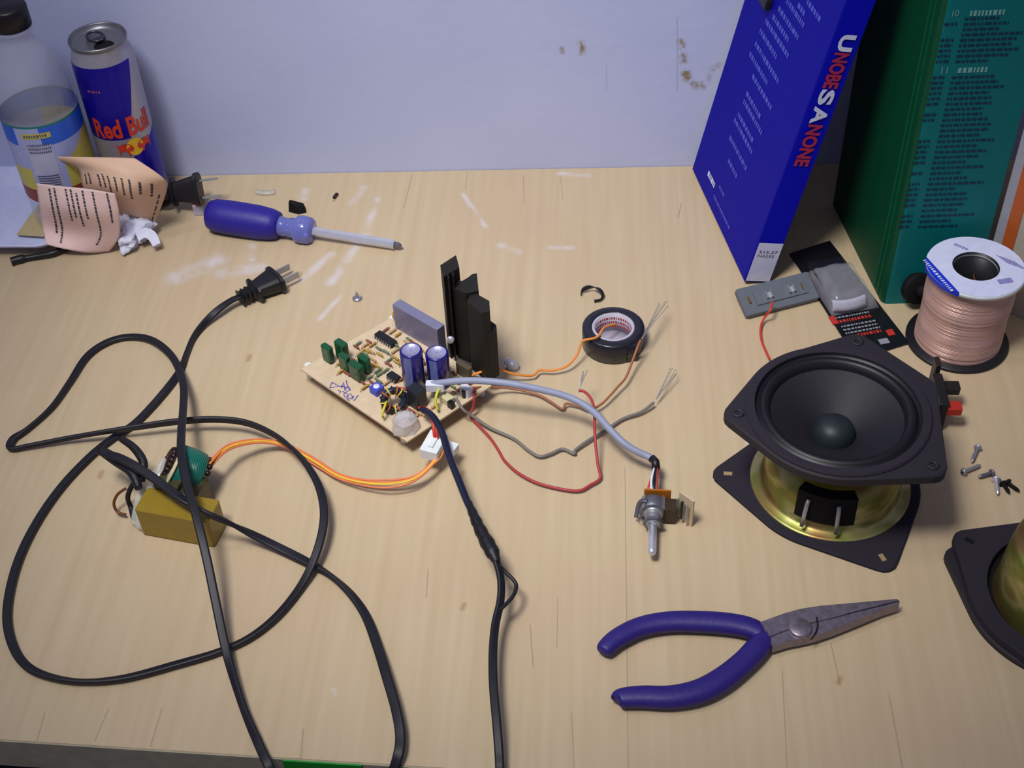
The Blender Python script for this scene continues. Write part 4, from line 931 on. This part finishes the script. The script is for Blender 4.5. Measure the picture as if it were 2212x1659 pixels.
def Pc(px, py): return Ppl(px, py, org-bw*.0003, cvn)
spo = org+bdir*(blen+.0006)
def Ps(px, py): return Ppl(px, py, spo, bdir)
# library sticker
def quadstrip(mb, pts, mi=0): mb.add(pts, [tuple(range(len(pts)))], mi)
zs = (Ps(1640,524)-spo).dot(bh); mb = MB(); s1 = spo+bdir*.0003
quadstrip(mb, [s1+bh*.0015+bw*.0004, s1+bh*.0015+bw*(BWID-.0004), s1+bh*zs+bw*(BWID-.0004), s1+bh*zs+bw*.0004]); stk = put('spine_sticker', mb, M('white_sticker', 'C6C8E6', .5), bb)
mb = MB(); text_plane(mb, '515.27', .004, s1+bdir*.0003+bh*(zs-.0105)+bw*.003, bw, bh, width=BWID-.006, height=.0028); text_plane(mb, 'N5232', .004, s1+bdir*.0003+bh*(zs-.0145)+bw*.003, bw, bh, width=BWID-.008, height=.0026)
put('call_number', mb, darkink, stk)
# spine title, letters running down
def title(txt, y0, y1, mt, x0, x1, name='title'):
    a = (Ps(x0, y0)-s1).dot(bh); b = (Ps(x1, y1)-s1).dot(bh)
    mb = MB(); text_plane(mb, txt, .01, s1+bdir*.0004+bh*a+bw*(.0050), -bh, bw, width=a-b, height=.0125, bold=.0004); put(name, mb, mt, bb)
title('U', 74, 110, whiteink, 1826, 1812); title('NOBE', 113, 190, M('red_title_ink', 'A02048', .5), 1812, 1785); title('S', 192, 226, whiteink, 1783, 1772)
title('A', 229, 266, whiteink, 1770, 1755); title('NONE', 268, 358, M('red_title_ink'), 1753, 1722)
# small print on the cover
rg = random.Random(21); mb = MB(); lines_ = []
for (x0, y0, ln_) in ((1742,8,.030),(1722,15,.016),(1698,6,.042),(1680,22,.050),(1668,40,.040),(1652,48,.060),(1640,70,.045),(1630,98,.064),(1618,120,.050),(1624,168,.052),(1611,205,.040),(1605,222,.052),(1593,250,.044),(1585,262,.052),(1575,300,.050),(1572,350,.026)):
    o_ = Pc(x0, y0); dashes(mb, o_, bdir, bh, ln_, .0042, rg, .4, 1.4, .35)
put('cover_print', mb, M('faded_white_print', '464EBC', .6), bb)
mb = MB(); rg = random.Random(22); dashes(mb, Pc(1528,378), bdir, bh, .022, .0052, rg, .3, .8, .2); put('publisher_mark', mb, whiteink, bb)
mb = MB(); dashes(mb, Pc(1541,425), bdir, bh, .050, .0030, rg, .4, 1.4, .4); dashes(mb, Pc(1553,405), bdir, bh, .016, .0030, rg, .4, 1.4, .4); put('cover_print', mb, M('faded_white_print'), bb)
mb = MB(); mb.box(Pc(1662, 2)-bw*.003, (.016, .010, .006), bev=.002, x=bdir, y=bh, z=bw); put('clip', mb, black, bb)['label'] = 'small black clip on the cover at the top'

# ------------------------------------------------------------------ green book
G0, G1, G2 = P(1905, 657, 0), P(2099, 650, 0), P(1830, 505, 0)
gx_ = (G1-G0); gwd = gx_.length; gx_.normalize(); gside = (G2-G0); gsl = .15; gside.normalize()
gyb = Vector((-gx_.y, gx_.x, 0)); GH = .32
gsl = (G2-G0).length*1.45
bkp = thing('green_book', 'very thick green and teal book standing upright with a listing on its spine', 'book', (G0+G1)/2)
mb = MB(); pr = []
rC = .006
foot = []
fl_ = G0+gside*gsl; fr_ = G1+gside*gsl
for i in range(7):
    t_ = i/6; a = G0+gside*rC; b = G0+gx_*rC; foot.append((a*(1-t_)**2+G0*2*t_*(1-t_)+b*t_*t_))
foot += [G1, fr_, fl_]
mb.prism(foot, .0, GH); tealm = M('teal_cover', '00686A', .45, var=.05, spec=.3); dgr = M('deep_green_cover', '00452A', .5, var=.06, spec=.3)
bo = put('cover', mb, [tealm, dgr], bkp)
me = bo.data
for p_ in me.polygons:
    n_ = p_.normal
    if abs(n_.z) < .5 and n_.dot(gx_) < -.55: p_.material_index = 1
# hinge ridges on the left face
gnl = Vector((-gside.y, gside.x, 0)); gnl = gnl if gnl.dot(gx_) < 0 else -gnl
for dd in (.012, .020):
    mb = MB(); q = G0+gside*dd; mb.box(Vector((q.x, q.y, GH/2))+gnl*.0003, (.0016, .0010, GH-.004), bev=.0003, x=gside, y=gnl); put('hinge_ridge', mb, M('mid_green_ridge', '06583A', .5, spec=.3), bkp)
gn = Vector((gx_.y, -gx_.x, 0))
def Pg(px, py): return Ppl(px, py, G0+gn*.0004, gn)
mb = MB(); rg = random.Random(31); rows = 0
def grow(mb, px, py, ln, h, r): 
    o_ = Pg(px, py); dashes(mb, o_, gx_, Z, ln, h, r, .7, 2.6, .5)
yl = 44
while yl < 500:
    if abs(yl-150) > 10:
        fx = 2050-(yl-30)*.225; num = fx-5; t0 = fx+37
        if rg.random() < .8 and yl > 52: grow(mb, num, yl, .009, .0019, rg)
        grow(mb, t0, yl, rg.uniform(.022,.043), .0019, rg)
    yl += 11.5
put('contents_listing', mb, M('dark_teal_ink', '032A44', .5), bkp)
mb = MB(); gpale = M('pale_teal_ink', '6FA09A', .5)
for tx_, ax_, bx_, hy_, hl_ in (('10',2056,2094,36,.024),('11',2032,2068,159,.021)):
    mb = MB(); text_plane(mb, tx_, .006, Pg(ax_,hy_), gx_, Z, height=.0052, width=.0045); dashes(mb, Pg(bx_,hy_-1), gx_, Z, hl_, .0042, rg, .3, .7, .25); put('chapter_heading', mb, gpale, bkp)


# ------------------------------------------------------------------ white binder with orange stripe at the right edge
w0 = P(2110, 646, 0); wx_ = P(2212, 690, 0)-w0; wx_.normalize(); wy_ = Vector((-wx_.y, wx_.x, 0))
wbk = thing('white_binder', 'off-white binder with an orange stripe, cut off by the right edge behind the wire spool', 'binder', w0+wx_*.03)
WW = .085
mb = MB(); mb.box(w0+wx_*(WW/2)+wy_*.08+Z*.15, (WW, .16, .30), bev=.0015, x=wx_, y=wy_); put('cover', mb, M('off_white_binder', 'B2AAA0', .6), wbk)
def Pb(px, py): return (Ppl(px, py, w0, wy_)-w0).dot(wx_)
u0, u1 = Pb(2172, 500), Pb(2199, 500)
mb = MB(); mb.box(w0+wx_*((u0+u1)/2)-wy_*.0002+Z*.15, (u1-u0, .0012, .296), x=wx_, y=wy_); put('orange_stripe', mb, M('orange_print', 'B85A28', .5), wbk)
mb = MB(); mb.box(w0+wx_*(u0/2+.0004)-wy_*.0001+Z*.15, (u0-.001, .0010, .296), x=wx_, y=wy_); put('grey_panel', mb, M('pale_grey_panel', '9C9CA6', .6), wbk)
t = thing('round_black_cap', 'small round black piece leaning between the green book and the wire spool', 'cap', P(1985, 660, 0))
mb = MB(); cc = P(1982, 622, .020); mb.lathe([(0,-.004),(.0125,-.004),(.0135,-.003),(.0135,.003),(.0125,.004),(0,.004)], cc, (.35,-.9,.25), 28); put('disc', mb, blackm, t)
mb = MB(); mb.lathe([(0,-.0102),(.005,-.0102),(.005,-.003),(0,-.003)], cc, (-.35,.9,-.25), 16); put('stem', mb, blackm, t)

# ------------------------------------------------------------------ energy drink can
CHT = .173; CR = .0268; KZ = CHT/.156
cb0 = P(209, 77, CHT); c0 = Vector((cb0.x, cb0.y, 0)); ca = math.atan2(-c0.y, -c0.x)
can = thing('drink_can', 'blue and silver energy drink can standing beside the clear bottle', 'can', c0)
can_b = M('metallic_blue_print', '1A0EA0', .28, .45); can_s = M('metallic_silver_print', 'A9A7B4', .34, .5)
def canp(a, z, r=CR+.00012): return c0+Vector((math.cos(ca+a), math.sin(ca+a), 0))*r+Z*(z*KZ if z < .1409 else z)
mb = MB(); mb.lathe([(0,.004),(.018,.002),(.0215,0),(.0235,.001),(.0262,.006),(CR,.011),(CR,.136*KZ),(.0262,.141*KZ),(.0236,CHT-.008),(.0235,CHT-.0045)], c0, Z, 72, caps=False); put('body', mb, can_s, can)
mb = MB(); mb.lathe([(.0235,CHT-.0045),(.0247,CHT-.0032),(.0250,CHT-.0015),(.0243,CHT),(.0236,CHT-.0012),(.0228,CHT-.0045),(.0205,CHT-.0055),(0,CHT-.0055)], c0, Z, 64, caps=False); lid = put('lid', mb, M('dull_aluminium', '85858C', .38, .8), can)
d_ = Vector((math.cos(ca+.35), math.sin(ca+.35), 0)); dn = Z.cross(d_)
mb = MB(); mb.lathe([(0,0),(.0085,0),(.0085,.0003),(0,.0003)], c0+d_*.0105+Z*(CHT-.0053), Z, 24); put('opening', mb, blackm, lid)
mb = MB(); ringp = [c0-d_*(.004)+d_*(.0095*math.cos(t))*1.0+dn*(.0068*math.sin(t))+Z*(CHT-.0025) for t in [2*math.pi*i/24 for i in range(25)]]
mb.tube(ringp, .0011, 6); mb.lathe([(0,0),(.0022,0),(.0022,.003),(0,.0034)], c0+Z*(CHT-.0055), Z, 12); mb.box(c0+Z*(CHT-.0027)+d_*.0015, (.006,.010,.0010), x=d_, y=dn); put('pull_tab', mb, M('darkened_aluminium', '4A4A52', .35, .8), lid)
# blue panels: slanting boundaries, as on the photographed can
def bnd(z): return math.radians(-6+56*(z-.045)/(.140-.045))
def panel(mb, a_of, b_of, z_lo, z_hi, nu=24, nv=14):
    def f(u, v):
        a, b = a_of(v), b_of(v); ang = a+(b-a)*u; z = z_lo(ang)+(z_hi(ang)-z_lo(ang))*v
        r = CR+.00012 if z < .136 else CR+.00012-(z-.136)*.10
        return canp(ang, z, r)
    mb.grid(f, nu, nv)
mb = MB()
zl = .073
panel(mb, lambda v: math.radians(-95), lambda v: bnd(zl+(.1408-zl)*v), lambda a: zl+.004, lambda a: .1408)
panel(mb, lambda v: bnd(.02+.045*v), lambda v: math.radians(100), lambda a: .012, lambda a: .058+.017*min(1, max(0, a/1.2)), 24, 10)
panel(mb, lambda v: math.radians(140), lambda v: math.radians(220), lambda a: .070, lambda a: .1408, 16, 10)
put('blue_panels', mb, can_b, can)
mb = MB(); rdm = M('can_red_print', 'D03A28', .4)
wl_ = .054
text_plane(mb, 'Red Bull', .02, None, None, None, width=wl_, height=.0175, bold=.0006, sub=.0015, mapf=lambda x, y: canp((x-wl_/2)/CR+.02, .0785+y*1.0, CR+.0004)); put('lettering', mb, rdm, can)
sun = math.radians(14)
mb = MB(); mb.grid(lambda u, v: canp(sun+.0078*v*math.cos(u*2*math.pi)/CR, .0685+.0078*v*math.sin(u*2*math.pi), CR+.0004), 28, 3); put('sun_emblem', mb, M('can_yellow_print', 'E8B830', .4), can)
mb = MB()
for sg in (-1, 1):      # two charging bulls as simple shapes
    prof_ = [(.0015,.000),(.0030,.0030),(.0050,.0042),(.0090,.0050),(.0130,.0038),(.0165,.0048),(.0150,.0020),(.0148,-.0045),(.0136,-.0045),(.0128,-.0010),(.0085,-.0018),(.0070,-.0060),(.0056,-.0060),(.0060,-.0015),(.0035,-.0030)]
    mb.add([canp(sun+sg*x/CR, .068+y, CR+.0006) for x, y in prof_], [tuple(range(len(prof_)))])
put('bull_emblem', mb, rdm, can)
mb = MB(); rg = random.Random(40)
dashes(mb, None, None, None, .028, .0030, rg, .3, .8, .5, mapf=lambda x, y: canp((x-.036)/CR, .055+y, CR+.0004)); dashes(mb, None, None, None, .020, .0022, rg, .3, .8, .5, mapf=lambda x, y: canp((x-.030)/CR, .050+y, CR+.0004))
dashes(mb, None, None, None, .012, .0020, rg, .4, 1.2, .5, mapf=lambda x, y: canp((x-.022)/CR, .120+y, CR+.0004)); put('small_print', mb, M('dull_red_print', '9A5060', .5), can)

# ------------------------------------------------------------------ clear bottle
bt = P(10, 8, .216); q0 = Vector((bt.x, bt.y, 0)); BR = .0335
bo_ = thing('plastic_bottle', 'clear plastic bottle with black cap and blue and yellow label, beside the can', 'bottle', q0)
ba_ = math.atan2(-q0.y, -q0.x)
glassy = M('clear_bottle_plastic', 'C8CCDC', .08, alpha=.30, coat=1.0, var=.02)
mb = MB()
prof = [(0,.003),(.022,.002),(.029,0),(.0325,.006),(BR,.012),(BR,.050),(BR-.0012,.053),(BR,.056),(BR,.120),(BR-.0014,.123),(BR,.126),(BR-.001,.140),(.0310,.152),(.0265,.164),(.0200,.176),(.0150,.184),(.0135,.188),(.0135,.192),(.0160,.193),(.0160,.195),(.0132,.196),(.0130,.204)]
inn = [(max(r-.0009, 0), z+(.001 if z < .01 else 0)) for r, z in reversed(prof)]
mb.lathe(prof, q0, Z, 64, caps=False); put('body', mb, glassy, bo_)
mb = MB(); pr = [(0,.2125)]
mb.lathe([(.0155,.196),(.0165,.1965),(.0165,.213),(.0155,.2145),(0,.2145)], q0, Z, 48); put('cap', mb, M('black_bottle_cap', '120A14', .4), bo_)
def bp2(a, z, r=BR+.0003): return q0+Vector((math.cos(ba_+a), math.sin(ba_+a), 0))*r+Z*z
lab = {'b': M('label_blue', '2A62D8', .35), 'g': M('label_teal', '1A7C78', .35), 'w': M('label_pale', 'A8B0E0', .4), 'y': M('label_yellow', 'C8BC58', .4), 'o': M('label_rust', '8A3E28', .4)}
mats_ = list(lab.values())
def lab_idx(a, z):
    d = math.degrees(a)
    if z > .117: return 1
    if z < .054: return 4 if d < 80 else 3
    if z > .100 and d > -10: return 0
    if z > .100 and d < -50: return 0
    if d > 12 and z < .076+.12*max(0, (a-.2))*.25: return 3
    if z < .075 and d < -40: return 3
    return 2
mb = MB(); nA = 96; nZ = 40; z0l, z1l = .040, .1195; base = 0
for j in range(nZ+1):
    for i in range(nA): mb.v.append(bp2(2*math.pi*i/nA, z0l+(z1l-z0l)*j/nZ))
for j in range(nZ):
    for i in range(nA):
        a_ = 2*math.pi*(i+.5)/nA; a_ = a_-2*math.pi if a_ > math.pi else a_
        mb.f.append((j*nA+i, j*nA+(i+1)%nA, (j+1)*nA+(i+1)%nA, (j+1)*nA+i)); mb.mi.append(lab_idx(a_, z0l+(z1l-z0l)*(j+.5)/nZ)); mb.sm.append(True)
lb = put('label', mb, mats_, bo_)
mb = MB()
mb.grid(lambda u, v: bp2(math.radians(-38+42*u), .1075+.0052*v, BR+.0005), 10, 1); put('yellow_bar', mb, lab['y'], lb)
mb = MB(); mb.grid(lambda u, v: bp2(math.radians(-36+36*u), .046+.055*v, BR+.0004), 10, 1); put('facts_panel', mb, M('label_white', 'B8BCD8', .4), lb)
mb = MB(); rg = random.Random(50)
dashes(mb, None, None, None, .020, .0024, rg, .3, .8, .4, mapf=lambda x, y: bp2(math.radians(-35)+x/BR, .109+y, BR+.0007)); put('heading_print', mb, M('slate_print', '4A5078', .5), lb); mb = MB()
for z_ in (.100,.0965,.093): dashes(mb, None, None, None, .0195, .0020, rg, .3, .6, .35, mapf=lambda x, y: bp2(math.radians(-34)+x/BR, z_+y, BR+.0007))
put('facts_print', mb, M('slate_print'), lb); mb = MB()
for k in range(9): z_ = .050+k*.0024; mb.grid(lambda u, v: bp2(math.radians(-34+32*u), z_+.0009*v, BR+.0007), 8, 1)
put('label_print', mb, M('slate_print', '4A5078', .5), lb)

# ------------------------------------------------------------------ foam tray, receipts, tissue
ty_ = thing('foam_tray', 'white foam tray corner at the left edge in front of the bottle', 'tray', P(-60, 470, 0))
def rr_out(cx_, cy_, a, b, r, n=10):
    o_ = []
    for sx, sy, a0 in ((1,1,0),(-1,1,90),(-1,-1,180),(1,-1,270)):
        for k in range(n+1): an = math.radians(a0+90*k/n); o_.append((cx_+sx*(a-r)+r*math.cos(an), cy_+sy*(b-r)+r*math.sin(an)))
    return o_
t_nr = P(128, 550, .004); t_fr = P(60, 395, .006)
tcx = t_nr.x-.075; tcy = (t_nr.y+.062)
def tray_ring(k, z): return [Vector((x, y, z)) for x, y in rr_out(tcx, tcy, .075*1+k, .062+k, .022+max(k, -.012))]
mb = MB(); rings = [(-.014,.0),( -.014,.0),( -.004,.008),(0,.012),(.001,.0135),(-.001,.0145),(-.006,.0115),(-.015,.0025),(-.016,.0020)]
rr_ = [tray_ring(k, z) for k, z in rings]; n = len(rr_[0]); mb.v = sum(rr_, [])
for q in range(len(rr_)-1):
    for i in range(n): mb.f.append((q*n+i, q*n+(i+1)%n, (q+1)*n+(i+1)%n, (q+1)*n+i)); mb.mi.append(0); mb.sm.append(True)
mb.f.append(tuple(range(n-1,-1,-1))); mb.f.append(tuple((len(rr_)-1)*n+i for i in range(n))); mb.mi += [0,0]; mb.sm += [False]*2
put('dish', mb, M('white_foam', 'C4C8EA', .55), ty_)
mb = MB(); tri = [P(36,508,.005), P(95,512,.005), P(92,430,.008), P(62,470,.006)]
mb.add([*tri, *[q+Z*.0006 for q in tri]], [(3,2,1,0),(4,5,6,7),(0,1,5,4),(1,2,6,5),(2,3,7,6),(3,0,4,7)]); tag(put('paper_scrap', mb, M('tan_paper', 'B8A67C', .7), org=tri[0]), 'tan scrap of paper lying in the white foam tray', 'paper')

def sheet(name, label, rows, colname, colhex, parts_lines, lm):
    """rows: list of rows of (px,py,z) control points"""
    nr_ = len(rows); R2 = [cat(r, 6) for r in rows]; m_ = len(R2[0]); cols_ = [cat([R2[j][i] for j in range(nr_)], 6) for i in range(m_)]
    ny = len(cols_[0])
    def f(u, v):
        x = u*(m_-1); y = v*(ny-1); i = min(int(x), m_-2); j = min(int(y), ny-2); fx, fy = x-i, y-j
        g = lambda a, b: Vector(cols_[a][b])
        q = g(i,j)*(1-fx)*(1-fy)+g(i+1,j)*fx*(1-fy)+g(i,j+1)*(1-fx)*fy+g(i+1,j+1)*fx*fy; return P(*q)
    c_ = f(.5, .95); t2 = thing(name, label, 'receipt', Vector((c_.x, c_.y, 0)))
    mb = MB(); mb.grid(f, m_-1, ny-1); solid(put('sheet', mb, M(colname, colhex, .6, var=.02), t2), .0002)
    mb = MB(); rg = random.Random(len(label))
    for (u0, v0, v1) in parts_lines:
        v = v0
        while v < v1:
            dv = rg.uniform(.015,.05); a = f(u0, v); 
            def lift(q): return q+((Vector((0,0,CAMH))-q).normalized())*.0007
            mb.add([lift(f(u0, v)), lift(f(min(1, u0+.022), v)), lift(f(min(1, u0+.022), min(1, v+dv))), lift(f(u0, min(1, v+dv)))], [(0,1,2,3)]); v += dv+.012
    put('printed_lines', mb, lm, t2); return t2
sheet('receipt', 'pink receipt strip in front, half lying in the foam tray', [[(78,396,.068),(130,402,.070),(190,408,.070),(248,418,.066)],[(84,440,.050),(140,452,.052),(200,460,.050),(258,462,.046)],[(92,490,.026),(150,500,.022),(210,508,.022),(258,510,.020)],[(100,528,.0150),(140,538,.010),(190,546,.004),(236,543,.002)]],
      'pink_receipt_paper', 'E2C2BC', [(.18,.08,.72),(.24,.06,.88),(.38,.05,.5),(.44,.05,.42),(.50,.1,.55),(.58,.05,.42),(.70,.05,.80),(.86,.03,.45)], darkink)
sheet('receipt', 'peach receipt curling behind the pink one, against the can', [[(100,338,.086),(170,339,.088),(235,340,.088),(292,342,.086)],[(165,362,.076),(215,368,.080),(280,378,.078),(352,384,.068)],[(178,400,.060),(230,410,.064),(290,420,.060),(360,412,.048)],[(190,440,.038),(240,455,.030),(300,475,.018),(328,498,.002)]],
      'peach_receipt_paper', 'D8B498', [(.08,.45,.62),(.14,.42,.6),(.26,.42,.62),(.32,.40,.62),(.38,.42,.66),(.46,.42,.64),(.54,.42,.68),(.62,.42,.72),(.72,.46,.66),(.82,.5,.72),(.90,.7,.92)], darkink)
# crumpled tissue
tc1 = P(292, 520, .0); mb = MB(); bm = bmesh.new(); bmesh.ops.create_icosphere(bm, subdivisions=5, radius=1)
for v in bm.verts:
    d = v.co.normalized(); a = math.atan2(d.y, d.x)
    n1 = mathutils.noise.noise(d*2.1+Vector((3,1,2)))*.45+mathutils.noise.ridged_multi_fractal(d*3.0, 1.0, 2.0, 4, 1.0, 2.0)*.10
    lobe = .16*math.cos(3*a-1.2)
    r = .72+n1+lobe
    v.co = Vector((d.x*r*.0205, d.y*r*.0200, max(.0003, .009+d.z*r*.015)))
bm.verts.index_update(); mb.add([tc1+v.co for v in bm.verts], [tuple(v.index for v in f.verts) for f in bm.faces], 0, False); 
k = len(mb.v)
mb.sweep([P(*q) for q in cat([(280,520,.010),(275,495,.018),(272,472,.024),(270,458,.026)], 4)], [(.004,0),(.001,.002),(-.003,.0025),(-.0035,-.001),(0,-.003)], scale=[1.5-i*.09 for i in range(13)], smooth=False)
mb.sweep([P(*q) for q in cat([(298,512,.012),(315,505,.014),(330,512,.012),(340,530,.008)], 4)], [(.004,0),(.001,.002),(-.003,.0025),(-.0035,-.001),(0,-.003)], scale=[1.6-i*.05 for i in range(13)], smooth=False)
bm.free(); tag(put('tissue', mb, M('white_tissue', 'D6D8EC', .8, bump=.4, scale=200), org=tc1), 'crumpled white tissue beside the receipts', 'tissue')
mb = MB(); mb.tube([P(*q) for q in cat([(24,566,.003),(45,560,.003),(80,554,.003),(120,545,.004),(170,520,.004)], 6)], .0030, 8, scale=[1.4 if i < 8 else 1.0 for i in range(25)])
tag(put('black_rod', mb, black, org=P(60,558)), 'short black rod poking out below the foam tray', 'cable')  # short black tube, thicker at its left end

# ------------------------------------------------------------------ second plug near the wall, little scraps
p2 = thing('power_cord', 'short black plug standing on its side by the wall, right of the can', 'plug', P(395, 440))
o2 = P(396, 412, .022); make_plug(p2, o2, Vector((1,.02,.10)), Vector((.05,.45,.9)), 1.25)
mb = MB(); pts, tw = cord_pts([(372,430,.013,90),(356,440,.008,60),(338,440,.003,20),(315,425,.003,0),(300,410,.003,0)]); mb.sweep(pts, zp, tw); put('cord', mb, rubber, p2)
t = thing('plastic_fitting', 'tiny clear and red plastic fitting between the wall plug and the screwdriver handle', 'fitting', P(430, 462))
mb = MB(); mb.box(P(428,448,.006), (.009,.010,.011), bev=.001, x=(1,.2,0), y=(-.2,1,0)); put('shell', mb, M('frosted_clear_plastic'), t)
mb = MB(); mb.box(P(426,440,.0125), (.003,.006,.0012), bev=.0004); put('insert', mb, red, t)
mb = MB(); q = P(643, 455, 0)
mb.add([q+Vector(v) for v in ((-.008,-.002,0),(.002,-.006,0),(.009,-.003,0),(.007,.004,0),(-.001,.006,0),(-.008,.004,0),(-.007,.000,.010),(.001,-.003,.007),(.007,-.002,.006),(.006,.002,.007),(-.001,.003,.008),(-.006,.002,.011))],
       [(5,4,3,2,1,0),(6,7,8,9,10,11),(0,1,7,6),(1,2,8,7),(2,3,9,8),(3,4,10,9),(4,5,11,10),(5,0,6,11)])
tag(put('plastic_scrap', mb, blackm, org=q), 'jagged black scrap just behind the screwdriver collar', 'scrap')
mb = MB(); mb.grid(lambda u, v: P(552+42*u, 408+v*11+3*math.sin(u*3.1), .0006+.0022*math.sin(v*3.1)), 10, 4); tag(solid(put('tape_scrap', mb, M('clear_tape'), org=P(572,413)), .0002), 'small clear strip of tape behind the screwdriver handle', 'tape scrap')
mb = MB(); mb.box(P(725,423,.0012), (.003,.0075,.0022), bev=.0006, x=(1,-.3,0), y=(.3,1,0)); tag(put('plastic_chip', mb, M('dark_brown_varnish'), org=P(725,423)), 'tiny dark chip near the wall, behind the screwdriver shaft', 'chip')
